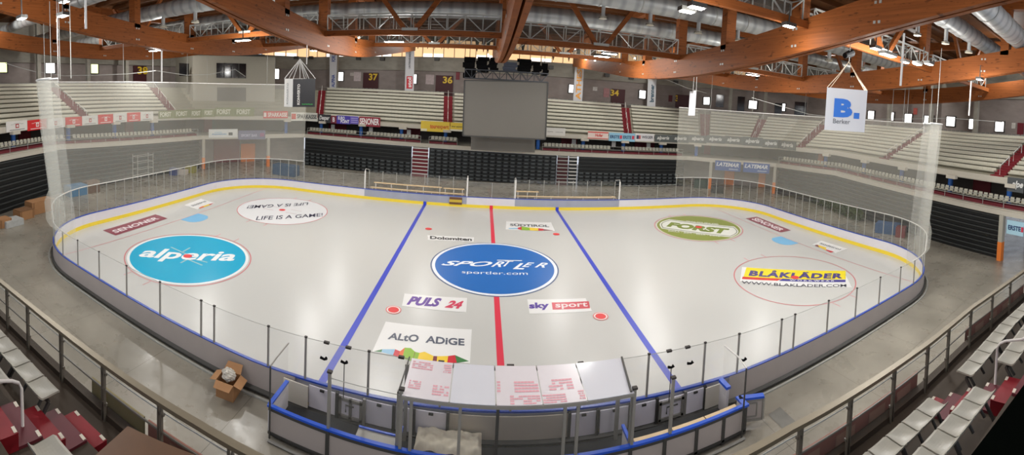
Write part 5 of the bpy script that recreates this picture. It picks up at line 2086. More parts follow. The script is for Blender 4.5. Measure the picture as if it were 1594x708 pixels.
# ducts
for (yy, zz, rr, x0, x1, lab) in ((2.8, 18.2, .62, -48, 48, 'long silver air duct over the middle of the ice, the farther of the pair'), (-3.9, 18.3, .62, -48, 48, 'long silver air duct over the middle of the ice, the nearer of the pair'),
                                  (-17.6, 18.1, .55, 14, 44, 'long silver air duct above the east stand, the farther of the pair'), (-20.4, 18.3, .68, 14, 43, 'thick silver air duct above the east stand, the nearer of the pair'), (-10.5, 18.6, .5, -46, 12.5, 'silver air duct crossing above the near half of the ice')):
    t = thing('air_duct', lab, 'air duct', (0, yy, zz))
    mb = MB()
    mb.tube([(x0 + (x1 - x0) * i / 40, yy, zz) for i in range(41)], rr, 20)
    mb.build('duct_pipe', DUCT, t, smooth=True)
    n = int((x1 - x0) / 2.6)
    mb = MB()
    for i in range(n + 1):
        x = x0 + (x1 - x0) * i / n
        mb.tube([(x - .04, yy, zz), (x + .04, yy, zz)], rr + .03, 20)
    o = mb.build('duct_joints', GALV, t, smooth=False)
    o['kind'] = 'stuff'

GRL = mat('diffuser cream', (196, 190, 172), .5)
DIF = [(1297, 3, -3.9), (1149, 50, -3.9), (1013, 20, -3.9), (940, 4, -3.9), (1428, 54, -17.6), (1472, 67, -17.6), (1508, 81, -17.6), (1344, 47, -3.9), (1300, 88, 2.8), (1340, 98, 2.8), (254, 10, -3.9), (304, 2, -3.9), (1088, 34, -3.9), (1580, 118, -10.5)]
for k, (px, py, yy) in enumerate(DIF):
    p = on_y(px, py, yy)
    if p.z > 17.5: p.z = 17.0
    t = thing('air_diffuser', 'round cream slotted air diffuser hanging on a short silver pipe under a duct', 'air diffuser', p, 'round diffusers under the ducts')
    r = (p - CAM).length * .0095
    mb = MB()
    mb.tube([p + Z * .1, Vector((p.x, p.y, 17.9))], r * .5, 12)
    mb.build('neck', DUCT, t)
    mb = MB()
    mb.tube([p - Z * r * .25, p + Z * r * .25], r, 20)
    mb.build('rim', GRL, t)
    mb = MB()
    for j in range(16):
        a = 2 * PI * j / 16
        mb.obox(p + Vector((math.cos(a) * r, math.sin(a) * r, -r * .14)), r * .14, r * .14, r * .3, a)
    mb.build('slots', DSTEEL, t)['kind'] = 'stuff'

# ------------------------------------------------------------------ floodlights
def flood(p, lab, power, twin=False, size=(1.3, .45), rz=0.0, vis=True):
    t = thing('floodlight', lab, 'lamp', p)
    for k in ((-.38, .38) if twin else (0,)):
        mb = MB()
        mb.box(p.x - size[0] / 2 - .06, p.y + k - size[1] / 2 - .05, p.z, p.x + size[0] / 2 + .06, p.y + k + size[1] / 2 + .05, p.z + .16)
        h = mb.build('housing', DSTEEL, t)
        mb = MB()
        mb.box(p.x - size[0] / 2, p.y + k - size[1] / 2, p.z - .03, p.x + size[0] / 2, p.y + k + size[1] / 2, p.z)
        mb.build('lens', LAMP, t)
    mb = MB()
    mb.bar((p.x, p.y, p.z + .16), (p.x, p.y, p.z + 1.0), .05)
    mb.build('bracket', DSTEEL, t)
    if power:
        L = bpy.data.lights.new('floodlight_beam', 'AREA')
        L.shape = 'RECTANGLE'
        L.size, L.size_y = size[0] * 1.5, size[1] * 2
        L.energy = power
        L.color = (1.0, .988, .958)
        lo = bpy.data.objects.new('floodlight_beam', L)
        COL.objects.link(lo)
        lo.parent = t
        lo.location = (0, 0, -.08)
        K = bpy.data.lights.new('floodlight_spill', 'POINT')
        K.energy = power * SPILL
        K.shadow_soft_size = .35
        K.color = L.color
        ko = bpy.data.objects.new('floodlight_spill', K)
        COL.objects.link(ko)
        ko.parent = t
        ko.location = (0, 0, -.45)
    return t


PWR = 370
SPILL = 1.9
FL = [((1077, 15), 15.4, 'twin bright floodlight under the near roof truss, brightest lamp over the ice', PWR * .6, True), ((1172, 117), 15.2, 'bright floodlight just below the beam crossing near the east net', PWR, False), ((378, 63), 15.5, 'bright floodlight under the truss over the west net', PWR, False),
      ((616, 65), 15.6, 'slanting floodlight below the middle truss on the west side of the screen', PWR, False), ((937, 88), 15.4, 'bright floodlight below the middle truss on the east side of the screen', PWR, False), ((241, 79), 15.4, 'flat floodlight above the long west net', PWR, False),
      ((34, 29), 15.5, 'floodlight below the big west beam at the frame edge, fainter one', PWR * .6, False), ((98, 25), 15.3, 'round bright floodlight below the big west beam', PWR * .7, False), ((1437, 100), 15.3, 'pair of round spotlights at the low end of the east truss', PWR * .5, True),
      ((1363, 76), 15.6, 'long flat floodlight on the east truss beside the big beam', PWR * .6, False), ((1382, 86), 15.6, 'brightest long floodlight on the east truss', PWR * .8, False), ((1409, 97), 15.6, 'flat floodlight near the end of the east truss', PWR * .5, False),
      ((1525, 124), 15.2, 'small round lamp below the outer east beam', PWR * .4, False), ((1228, 41), 15.9, 'small round lamp on the near timber cross beam', PWR * .12, False), ((100, 3), 16.2, 'round spotlight hanging at the top edge above the west net', PWR * .2, False)]
for (p, z, lab, pw, tw) in FL:
    flood(on_z(p[0], p[1], z), lab, pw, tw, (.5, .28) if pw < PWR * .75 else (1.15, .38))
for x, y in ((-6.5, -13.2), (19.5, 13.5), (-19.5, 13.5), (9.5, 7), (-9.5, 7), (0.5, -20), (-31, 9), (31, 9)):
    flood(Vector((x, y, 16.3 if abs(y) < 20 else 17.5)), 'flat added fill lamp high under the roof ' + {(-6.5, -13.2): 'in front of the middle duct', (19.5, 13.5): 'over the olive emblem', (-19.5, 13.5): 'over the far west faceoff circle', (9.5, 7): 'between the middle truss and the screen, east', (-9.5, 7): 'between the middle truss and the screen, west', (.5, -20): 'over the scorer box', (-31, 9): 'over the west net', (31, 9): 'over the east net'}[(x, y)], PWR * (.25 if y < -10 else .85))
for x, y, lb in ((-22, 29, 'over the far upper rows above the ALPINA banner'), (-9, 30, 'over the far upper rows above the stol banner'), (11, 29, 'over the far upper rows above the ATHESIA banner'), (24, 28, 'over the far upper rows above the brenner banner'), (-43, 14, 'over the upper rows behind the west net'), (-42, -3, 'over the upper rows above the red and white boards'), (-38, -15, 'over the upper rows at the west edge'), (43, 12, 'over the upper rows behind the east net'), (41, -3, 'over the upper rows beyond the white hanging sign'), (38, -16, 'over the upper rows at the east edge')):
    flood(Vector((x, y, 19.4)), 'small added fill lamp high under the roof ' + lb, PWR * .95, size=(.5, .3))  # added lamps with no visible source, brightening the upper seat rows
for x, y, lb in ((-21, -24, 'above the near tier, west'), (-8, -26, 'above the near tier beside the camera, west'), (8, -26, 'above the near tier beside the camera, east'), (22, -25, 'above the near tier, east')):
    flood(Vector((x, y, 17.6)), 'flat added fill lamp high under the roof ' + lb, PWR * .3)  # unseen lamps added to lift the near tier and outer boards
# small lamps along the far cross beam
for px, py in ((527, 59), (540, 60), (559, 60), (580, 58), (660, 72), (688, 73), (717, 73), (760, 87), (849, 85), (866, 88), (880, 89), (912, 93), (926, 95), (960, 95), (988, 92)):
    p = on_y(px, py, 13.0)
    mb = MB()
    mb.tube([p, p + Z * .18], [.11, .07], 8)
    o = mb.build('small_spotlight', mat('small lamp', (255, 240, 220), .4, emit=(255, 236, 205), estr=9), org=p)
    tag(o, 'tiny warm spotlight on the far timber cross beam', 'lamp', 'tiny spotlights on the far cross beam')

# ------------------------------------------------------------------ video screen
t = thing('video_screen', 'big dull grey video screen hanging over the far side of the ice', 'video screen', (1.2, 20, 7.3))
q = [on_y(723, 125, 20), on_y(853, 128, 20), on_y(849, 217, 20), on_y(720.5, 211, 20)]
mb = MB()
bk = Vector((0, .5, 0))
mb.hexa([q[3], q[2], q[2] + bk, q[3] + bk, q[0], q[1], q[1] + bk, q[0] + bk])
mb.build('screen_panel', LED, t)
mb = MB()
for a, b in zip(q, q[1:] + q[:1]):
    mb.bar(a - bk * .05, b - bk * .05, .14)
mb.build('screen_frame', DSTEEL, t)
mb = MB()
ql = [on_y(733, 205, 24), on_y(833, 208, 24), on_y(832.5, 237.5, 24), on_y(733, 233, 24)]
mb.hexa([ql[3], ql[2], ql[2] + bk, ql[3] + bk, ql[0], ql[1], ql[1] + bk, ql[0] + bk])
mb.build('lower_panel', LED, t)
tr = thing('rigging_truss', 'black lattice rigging truss above the video screen', 'rigging truss', (1.2, 20, 14))
xa, xb = q[0].x, q[1].x
mb = MB()
for y in (19.8, 20.7):
    for z in (14.0, 15.0):
        mb.bar((xa, y, z + (0 if 1 else 0)), (xb, y, z), .11)
    n = 12
    for i in range(n):
        a, b = xa + (xb - xa) * i / n, xa + (xb - xa) * (i + 1) / n
        mb.bar((a, y, 14.0 if i % 2 else 15.0), (b, y, 15.0 if i % 2 else 14.0), .07)
        mb.bar((a, y, 14), (a, y, 15), .05)
mb.build('lattice', mat('truss black', (58, 60, 64), .4, metal=.5), tr)
for x in (xa + .5, xb - .5, (xa + xb) / 2):
    mb = MB()
    mb.tube([(x, 20.2, 15), (x, 20.2, 19.9)], .04, 5)
    mb.build('hoist_chain', DSTEEL, tr)
for i, (x0, x1, y0, y1) in enumerate(((722, 740, 88, 122), (742, 760, 88, 113), (761, 775, 89, 111), (783, 805, 96, 112), (806, 828, 91, 112), (829, 842, 96, 116), (843, 853, 98, 118))):
    a, b = on_y(x0, y0, 19.9), on_y(x1, y1, 19.9)
    w, h = b.x - a.x, a.z - b.z
    u = thing('line_array', 'black draped loudspeaker cluster above the screen truss, number %s from the west' % ['one', 'two', 'three', 'four', 'five', 'six', 'seven'][i], 'loudspeaker', ((a.x + b.x) / 2, 20.1, b.z), 'black loudspeakers above the screen')
    nb = 4
    for k in range(nb):
        mb = MB()
        ww = w * (1 - .1 * abs(math.sin(k * 1.7 + i)))
        zz = b.z + h * k / nb
        xo = .12 * math.sin(k * 2.1 + i)
        mb.hexa([((a.x + b.x) / 2 - ww / 2 + xo, 19.85, zz), ((a.x + b.x) / 2 + ww / 2 + xo, 19.85, zz), ((a.x + b.x) / 2 + ww / 2.6 + xo, 20.5, zz), ((a.x + b.x) / 2 - ww / 2.6 + xo, 20.5, zz),
                 ((a.x + b.x) / 2 - ww / 2 + xo, 19.8, zz + h / nb * .95), ((a.x + b.x) / 2 + ww / 2 + xo, 19.8, zz + h / nb * .95), ((a.x + b.x) / 2 + ww / 2.6 + xo, 20.5, zz + h / nb * .9), ((a.x + b.x) / 2 - ww / 2.6 + xo, 20.5, zz + h / nb * .9)])
        mb.build('speaker_cabinet' if i != 3 else 'control_case', BLACK if i != 3 else mat('navy case', (44, 50, 66), .4), u)

# ------------------------------------------------------------------ hanging banners on the far columns
def hangq(pts, off):
    return [hit(px, py, off)[1] for px, py in pts]
BAN = [([(513, 80), (525, 80), (523, 137.5), (513, 137)], 'tall pale hanging banner lettered ALPINA with blue writing beside the black cube', [('ALPINA', .3, .03, .78, .37, (40, 70, 150)), ('FORUM', .3, .72, .8, .98, (40, 62, 140))], []),
       ([(632, 56), (645.5, 56), (644, 143), (630, 143)], 'tall grey-white hanging banner with stol on a red square at its foot', [('stol', .3, .08, .74, .26, (240, 232, 232)), ('UNTERNEHMEN DOLOMITEN', .38, .42, .6, .97, (96, 98, 102))], [(.18, .06, .84, .28, (196, 40, 52))]),
       ([(896, 92), (910, 92), (906, 160), (892, 159)], 'tall pale hanging banner lettered ATHESIA in orange', [('ATHESIA', .24, .07, .8, .98, (232, 160, 62))], []),
       ([(1009, 119), (1022, 120), (1020, 169), (1007, 168)], 'tall pale hanging banner lettered brenner in dark blue', [('brenner', .28, .2, .78, .76, (50, 86, 104))], [(.1, .86, .9, .98, (196, 190, 184))])]
for pts, lab, tx, mk in BAN:
    q = hangq(pts, 8.6)
    t = thing('hanging_banner', lab, 'banner', q[3])
    nrm = Vector((0, -1, 0))
    mb = MB()
    mb.hexa([q[3], q[2], q[2] - nrm * .08, q[3] - nrm * .08, q[0], q[1], q[1] - nrm * .08, q[0] - nrm * .08])
    mb.build('banner_sheet', mat('banner cloth', (202, 202, 204), .7, var=.04), t)
    for (u0, v0, u1, v1, c) in mk:
        mb = MB()
        put_quad(mb, q, u0, v0, u1, v1, lift=nrm * .02)
        mb.build('printed_field', mat('print %d %d %d' % c, c, .5), t)
    for body, u0, v0, u1, v1, c in tx:
        # writing runs bottom to top
        Qv = [bil(q, u0, v0), bil(q, u0, v1), bil(q, u1, v1), bil(q, u1, v0)]
        mb = MB()
        put_text(mb, Qv, body, .03, 0, lift=nrm * .04)
        mb.build('lettering', mat('print %d %d %d' % c, c, .5), t)

# ------------------------------------------------------------------ hanging signs
def at_dist(px, py, dist):
    d = ray(px, py)
    return CAM + d * (dist / math.hypot(d.x, d.y))
# white sign lettered B. Berker
q = [at_dist(1287.5, 136, 19.6), at_dist(1350.5, 141, 20.2), at_dist(1345.5, 206, 20.2), at_dist(1283, 202, 19.6)]
c = sum(q, Vector()) / 4
nrm = (CAM - c); nrm.z = 0; nrm.normalize()
t = thing('hanging_sign', 'white square sign lettered B. Berker in blue hanging on cords over the east end', 'hanging sign', c)
mb = MB()
mb.hexa([q[3], q[2], q[2] - nrm * 1.6, q[3] - nrm * 1.6, q[0], q[1], q[1] - nrm * 1.6, q[0] - nrm * 1.6])
mb.build('sign_cube', mat('sign white', (244, 245, 248), .4), t)
SB2 = mat('sign blue', (58, 132, 236), .4)
mb = MB()
put_text(mb, [bil(q, .2, .76), bil(q, .66, .76), bil(q, .66, .32), bil(q, .2, .32)], 'B', .06, 0, lift=nrm * .02)
put_quad(mb, q, .70, .31, .84, .45, lift=nrm * .02)
mb.build('lettering', SB2, t)
mb = MB()
put_text(mb, [bil(q, .2, .28), bil(q, .62, .28), bil(q, .62, .17), bil(q, .2, .17)], 'Berker', .005, 0, lift=nrm * .02)
mb.build('small_lettering', mat('sign grey', (128, 130, 134), .5), t)
apex = at_dist(1321.5, 96, 20.6)
for i, e in enumerate((q[0], q[1], q[1] - nrm * 1.6, q[0] - nrm * 1.6, q[1] - nrm * .8, q[1] - nrm * .3)):
    mb = MB()
    mb.tube([apex, apex * .5 + e * .5 + Vector((0, 0, -.05)), e], .018, 5)
    mb.build('cord', mat('cord cream', (214, 196, 170), .7), t)
u = thing('hoist_motor', 'black hoist motor holding the cords of the white hanging sign', 'hoist', apex)
mb = MB()
mb.tube([apex + Vector((-.35, 0, .25)), apex + Vector((.3, .1, .5))], [.14, .2], 10)
mb.build('motor_body', BLACK, u)
mb = MB()
mb.tube([apex, apex + Z * 1.5], .02, 5)
mb.build('chain', DSTEEL, u)
# black and white cube
A, B, Cc, E = (at_dist(443, 122.5, 27.0), at_dist(456.2, 123, 26), at_dist(491, 122.5, 27.6), None)
A2, B2, C2 = at_dist(441.8, 166, 27.0), at_dist(455.5, 166.5, 26), at_dist(489.5, 166.5, 27.6)
for p_, r_ in ((A2, A), (B2, B), (C2, Cc)):
    p_.x, p_.y = r_.x, r_.y
D, D2 = A + Cc - B, A2 + C2 - B2
t = thing('hanging_cube', 'black and white advertising cube lettered KONVERTO hanging on ropes over the west side', 'hanging sign', (B2 + D2) / 2)
mb = MB()
mb.mat(0).poly([B2, C2, Cc, B])
mb.mat(1).poly([A2, B2, B, A])
mb.mat(0).poly([C2, D2, D, Cc])
mb.mat(1).poly([D2, A2, A, D])
mb.mat(0).poly([A2, D2, C2, B2])
mb.build('cube_faces', [mat('cube charcoal', (36, 37, 43), .5, var=.15, scale=1), WHITE], t)
qb = [B, Cc, C2, B2]
n1 = (Cc - B).cross(Z).normalized()
if n1.dot(CAM - B) < 0: n1 = -n1
Qv = [bil(qb, .18, .08), bil(qb, .18, .82), bil(qb, .3, .82), bil(qb, .3, .08)]
mb = MB()
put_text(mb, Qv, 'KONVERTO', .05, 0, lift=n1 * .02)
mb.build('lettering', WHITE, t)
mb = MB()
put_text(mb, [bil(qb, .4, .13), bil(qb, .88, .13), bil(qb, .88, .08), bil(qb, .4, .08)], 'konverto.eu', .02, 0, lift=n1 * .02)
mb.build('small_lettering', mat('neon green', (60, 190, 90), .5), t)
qa = [A, B, B2, A2]
n2 = (B - A).cross(Z).normalized()
if n2.dot(CAM - A) < 0: n2 = -n2
mb = MB()
put_text(mb, [bil(qa, .3, .1), bil(qa, .3, .85), bil(qa, .5, .85), bil(qa, .5, .1)], 'KONVERTO', .0, 0, lift=n2 * .02)
mb.build('side_lettering', mat('sign grey', (128, 130, 134), .5), t)
apex = at_dist(467, 92, 27)
ct = (A + Cc) / 2
for e in (A, B, Cc, D, (A + B) / 2, (B + Cc) / 2, (B * .3 + Cc * .7), ct):
    mb = MB()
    mb.tube([apex, e], .025, 5)
    mb.build('rope', WHITE, t)
# edge-on white sign
p = at_dist(1078.5, 145, 37)
p2 = at_dist(1076.5, 180, 37)
t = thing('hanging_sign', 'white hanging sign seen almost edge-on beside the corner of the east net', 'hanging sign', p)
ax = Vector((ray(1078, 150).x, ray(1078, 150).y, 0)).normalized()
sd = Vector((ax.y, -ax.x, 0))
mb = MB()
hh = p.z - p2.z
for k, w in ((0, .17), (1, .15)):
    b0 = p + ax * (k * .9) - sd * (.12 - k * .3)
    mb.hexa([b0 - sd * w - Z * hh, b0 + sd * w - Z * hh, b0 + sd * w + ax * .9 - Z * hh, b0 - sd * w + ax * .9 - Z * hh, b0 - sd * w * .8 + Z * (k * .3), b0 + sd * w + Z * (k * .3), b0 + sd * w + ax * .9 + Z * .2, b0 - sd * w + ax * .9 + Z * .2])
mb.build('sign_faces', mat('sign white', (236, 237, 240), .4), t)
mb = MB()
mb.tube([p, p + Z * 3.2], .025, 5)
mb.tube([p + sd * .3, p + sd * .2 + Z * 3.2], .025, 5)
mb.build('cord', WHITE, t)

# vertical white poles and cables dropped from the beams
for px, y0, y1, dist, r, lab in ((133, -2, 45, 14, .045, 'thick white pole hanging down at the top edge over the west beam'), (1407.5, 52, 134, 16, .05, 'white pole hanging in front of the east beam'), (238, 79, 127, 30, .03, 'thin white rod under the flat floodlight over the west net, first of two'), (251.5, 79, 127, 30, .06, 'thick white rod under the flat floodlight over the west net'),
                               (1512, 126, 180, 26, .05, 'slanting white rod below the outer east beam'), (88, -2, 128, 20, .012, 'white cable crossing the big west beam'), (478, 70, 100, 24, .03, 'thin cable above the black hanging cube')):
    a, b = at_dist(px, y0, dist), at_dist(px - (3 if lab.startswith(('thick white pole', 'slanting')) else 0), y1, dist)
    mb = MB()
    mb.tube([a, Vector((a.x, a.y, b.z))], r, 6)
    o = mb.build('hanging_pole', WHITE, org=a)
    tag(o, lab, 'pole')
# slack ropes
for pts, dist, lab in ((((8, 98), (30, 105), (57, 112)), 34, 'slack pale rope by the window at the frame edge'), (((60, 112), (100, 118), (150, 117), (200, 115), (243, 110)), 40, 'slack white rope sagging above the west net'), (((243, 110), (290, 117), (325, 116), (366, 108), (382, 119)), 44, 'white rope rising to a peak before the dark cabin window'),
                       (((1033, 122), (1070, 137), (1100, 145)), 44, 'white rope slanting down from the far beam near the east net'), (((1170, 152), (1260, 178), (1330, 186), (1420, 185), (1480, 184), (1560, 190)), 40, 'long slack rope above the east net')):
    mb = MB()
    mb.tube([at_dist(x, y, dist) for x, y in pts], .03, 5)
    o = mb.build('slack_rope', GALV, org=at_dist(*pts[0], dist))
    tag(o, lab, 'rope')
# little green and red pennants below the far beams
PG, PRD = mat('pennant green', (36, 74, 52), .7), mat('pennant red', (112, 44, 36), .7)
for i, (px, py) in enumerate(((651, 64), (666, 64), (677, 64), (688, 64), (698, 64), (743, 68), (753, 69), (760, 70), (814, 73), (862, 82), (886, 84))):
    p = on_y(px, py, 24)
    mb = MB()
    mb.hexa([p - Z * 1.0 + Vector((-.02, 0, 0)), p - Z * 1.0 + Vector((.02, 0, 0)), p - Z * 1.0 + Vector((.02, .05, 0)), p - Z * 1.0 + Vector((-.02, .05, 0)), p + Vector((-.3, 0, .5)), p + Vector((.3, 0, .5)), p + Vector((.3, .05, .5)), p + Vector((-.3, .05, .5))])
    o = mb.build('pennant', PG if i % 3 else PRD, org=p)
    tag(o, 'small dark pennant hanging under the far roof, in front of the clerestory', 'pennant', 'pennants under the far roof')
# ------------------------------------------------------------------ near upper tier in front of the camera
FZ = 5.62
def fy(x):       # plan line of the parapet railing
    pts = [(-30, -26.4), (-14, -24.55), (-9.7, -24.1), (-5.0, -23.68), (-.5, -23.45), (3.4, -23.58), (7.4, -24.0), (9.6, -24.15), (13.3, -24.72), (30, -27.0)]
    for (a, ya), (b, yb) in zip(pts, pts[1:]):
        if a <= x <= b: return ya + (yb - ya) * (x - a) / (b - a)
    return pts[0][1]
XL = [-30, -14, -9.7, -5.0, -.5, 3.4, 7.4, 9.6, 13.3, 30]
RH = 6.75


def fsweep(name, prof, m, lab, cat, xs=XL, kind='structure'):
    mb = MB()
    mb.loft([[Vector((x, fy(x) + o, z)) for o, z in prof] for x in xs])
    o = mb.build(name, m)
    tag(o, lab, cat, kind=kind)
    return o


STEP = [(-1.0, 5.95, 1.55), (-1.85, 6.40, .0)]
fsweep('near_tier_floor', [(.18, 4.4), (.18, FZ + .12), (.02, FZ + .12), (.02, FZ), (-.8, FZ), (-.8, 6.02), (-1.6, 6.02), (-1.6, 6.46), (-2.4, 6.46), (-2.4, 6.9), (-3.2, 6.9), (-3.2, 7.34), (-4.0, 7.34), (-4, 7.8), (-5.2, 7.8)], BROWNFL, 'brown concrete steps of the near seating tier behind the railing', 'terrace')
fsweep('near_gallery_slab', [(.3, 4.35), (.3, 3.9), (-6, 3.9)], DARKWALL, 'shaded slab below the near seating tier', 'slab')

rail = thing('front_railing', 'long metal and glass railing along the front of the near seating tier', 'railing', (0, fy(0), FZ))
mb = MB()
mb.loft([[Vector((x, fy(x) + o, z)) for o, z in ((-.06, RH - .05), (.06, RH - .05), (.06, RH + .02), (-.06, RH + .02), (-.06, RH - .05))] for x in XL])
mb.build('top_rail', mat('handrail brown steel', (128, 118, 98), .45, metal=.3), rail)
mb = MB()
mb.tube([(x, fy(x), FZ + .62) for x in XL], .02, 6)
mb.build('middle_rail', SEATR, rail)
mb = MB()
mb.tube([(x, fy(x) + .05, RH - .22) for x in XL], .012, 5)
mb.build('cable', GALV, rail)
xs = [-13.6, -12.1, -10.75, -9.75, -8.4, -7.08, -5.72, -4.4, -3.0, -1.6, -.2, 1.2, 2.45, 3.62, 4.78, 6.06, 7.3, 8.3, 9.6, 10.9, 12.2, 13.6]
for x in xs:
    mb = MB()
    y = fy(x)
    mb.bar((x - .035, y - .0, FZ - .0), (x - .035, y, RH - .05), .02, .055)
    mb.bar((x + .035, y - .0, FZ - .0), (x + .035, y, RH - .05), .02, .055)
    for z in (RH - .25, FZ + .3):
        mb.obox((x, y + .02, z), .13, .05, .05)
    mb.build('baluster', SEATR, rail)
for a, b in zip(xs, xs[1:]):
    mb = MB()
    mb.poly([(a + .08, fy(a) + .04, FZ + .14), (b - .08, fy(b) + .04, FZ + .14), (b - .08, fy(b) + .04, RH - .2), (a + .08, fy(a) + .04, RH - .2)])
    mb.build('glass_panel', GLASSF, rail)

# advertising sheets tied outside the railing, seen from behind through the glass
BACKP = mat('banner back pink', (150, 96, 82), .7, var=.15, scale=2)
BACKY = mat('banner back ochre', (140, 128, 84), .7, var=.2, scale=2)
for i, (a, b, m, lab) in enumerate(((-7.7, -6.3, BACKY, 'ochre advertising sheet seen from behind below the railing'), (-6.2, -3.1, BACKP, 'pinkish red advertising sheet seen from behind beside the brown desk'), (3.3, 7.3, BACKP, 'long pinkish advertising sheet seen from behind below the east part of the railing'), (9.8, 14, BACKP, 'pinkish advertising sheet seen from behind at the far east end of the railing'))):
    mb = MB()
    n = 8
    rows = []
    for j in range(n + 1):
        x = a + (b - a) * j / n
        rows.append([Vector((x, fy(x) + o, z)) for o, z in ((.22, 4.9), (.22, FZ + .40), (.25, FZ + .40), (.25, 4.9))])
    mb.loft(rows)
    o = mb.build('rail_banner', m, org=(a, fy(a), 5))
    tag(o, lab, 'banner')
    if m is BACKP:
        mb = MB()
        for k in range(int((b - a) / .9)):
            x = a + .5 + k * .9
            q = [Vector((x, fy(x) + .20, FZ + .3)), Vector((x + .5, fy(x + .5) + .20, FZ + .3)), Vector((x + .5, fy(x + .5) + .20, FZ + .02)), Vector((x, fy(x) + .20, FZ + .02))]
            put_quad(mb, q)
        o2 = mb.build('faded_field', mat('banner back pale', (170, 128, 108), .7), o)

# seats ------------------------------------------------------------
def make_seat():
    t = thing('stadium_chair', 'x', 'seat', (0, 0, 0))
    mb = MB()
    N, M = 10, 10
    def f(u, v):
        x = (u - .5) * .44 * (1 - .08 * (v < .1))
        y = .22 - v * .46
        z = .43 - .035 * math.sin(PI * u) * math.sin(PI * min(1, v * 1.1)) + (.10 * max(0, (v - .78) / .22) ** 1.6) + .012 * (abs(u - .5) * 2) ** 4
        if v < .12: z -= .03 * (1 - v / .12) ** 2
        return Vector((x, y, z))
    top = [[f(i / N, j / M) for i in range(N + 1)] for j in range(M + 1)]
    bot = [[p - Vector((0, 0, .035)) for p in r] for r in top]
    mb.loft(top)
    mb.loft(bot)
    rim = [top[0][i] for i in range(N + 1)] + [top[j][N] for j in range(1, M + 1)] + [top[M][i] for i in range(N - 1, -1, -1)] + [top[j][0] for j in range(M - 1, 0, -1)]
    rb = [p - Vector((0, 0, .035)) for p in rim]
    for i in range(len(rim)):
        j = (i + 1) % len(rim)
        mb.poly([rim[i], rim[j], rb[j], rb[i]])
    mb.build('seat_shell', SEATG, t, smooth=False)
    mb = MB()
    mb.bar((0, .05, .33), (0, -.14, .1), .04)
    mb.bar((-.1, .0, .34), (.1, .0, .34), .04)
    mb.build('bracket', DSTEEL, t)
    return t


proto = make_seat()
first = True
def place(x, row, lab, grp, sp=.485):
    global first
    if first:
        r = proto
        first = False
    else:
        r = dup(proto)
    oy, oz = ((-1.05, 6.02 + .04), (-1.92, 6.46 + .04), (-2.8, 6.92))[row]
    dx = .1
    rz = math.atan2(fy(x + dx) - fy(x - dx), 2 * dx)
    r.location = (x, fy(x) + oy, oz)
    r.rotation_euler = (0, 0, rz)
    r['label'] = ends(lab)
    r['group'] = ends(grp)
    r.scale = (sp / .47, 1, 1)
    return r


SP = .485
# west of the west stair
for row, x0, n in ((0, -7.42, 9), (1, -7.55, 6), (2, -6.9, 3)):
    for k in range(n):
        place(x0 - SP * k, row, ['light grey plastic seat in the front row beside the railing, west of the red stair', 'light grey plastic seat in the second row west of the red stair', 'light grey plastic seat in the third row west of the red stair'][row], 'grey seats west of the near red stair row %s' % 'abc'[row])
# single seat just by the desk
place(-5.78, 1, 'lone light grey plastic seat between the red stair and the brown desk', 'grey seat by the desk')
# between stair and camera on the east
for row, x0, n in ((0, 5.75, 10), (1, 5.85, 9)):
    for k in range(n):
        place(x0 - .44 * k, row, ['light grey seat in the front row on the camera side of the east red stair', 'light grey seat in the second row, camera side of the east red stair'][row], 'grey seats before the east red stair row %s' % 'ab'[row], .44)
for row, x0, n in ((0, 7.3, 14), (1, 7.3, 9), (2, 7.5, 5)):
    for k in range(n):
        place(x0 + .51 * k, row, ['light grey plastic seat in the front row beyond the east red stair', 'light grey plastic seat in the second row beyond the east red stair', 'light grey plastic seat in the third row beyond the east red stair'][row], 'grey seats beyond the east red stair row %s' % 'abc'[row], .51)
# seat beams
for row, (a, b), lab in ((0, (-12, -7.2), 'front row west of the stair'), (1, (-12, -7.3), 'second row west of the stair'), (0, (1.5, 5.9), 'front row before the east stair'), (1, (1.5, 6.0), 'second row before the east stair'), (0, (7.1, 14), 'front row beyond the east stair'), (1, (7.1, 12), 'second row beyond the east stair')):
    oy, oz = ((-1.05, 6.02), (-1.92, 6.46))[row]
    mb = MB()
    xs2 = [a + (b - a) * i / 8 for i in range(9)]
    mb.tube([(x, fy(x) + oy - .02, oz + .36) for x in xs2], .035, 6)
    for x in xs2[::2]:
        mb.bar((x, fy(x) + oy - .02, oz + .36), (x, fy(x) + oy - .25, oz + .02), .05)
    o = mb.build('seat_beam', DSTEEL)
    tag(o, 'dark steel carrying beam under the grey seats of the ' + lab, 'seat beam')

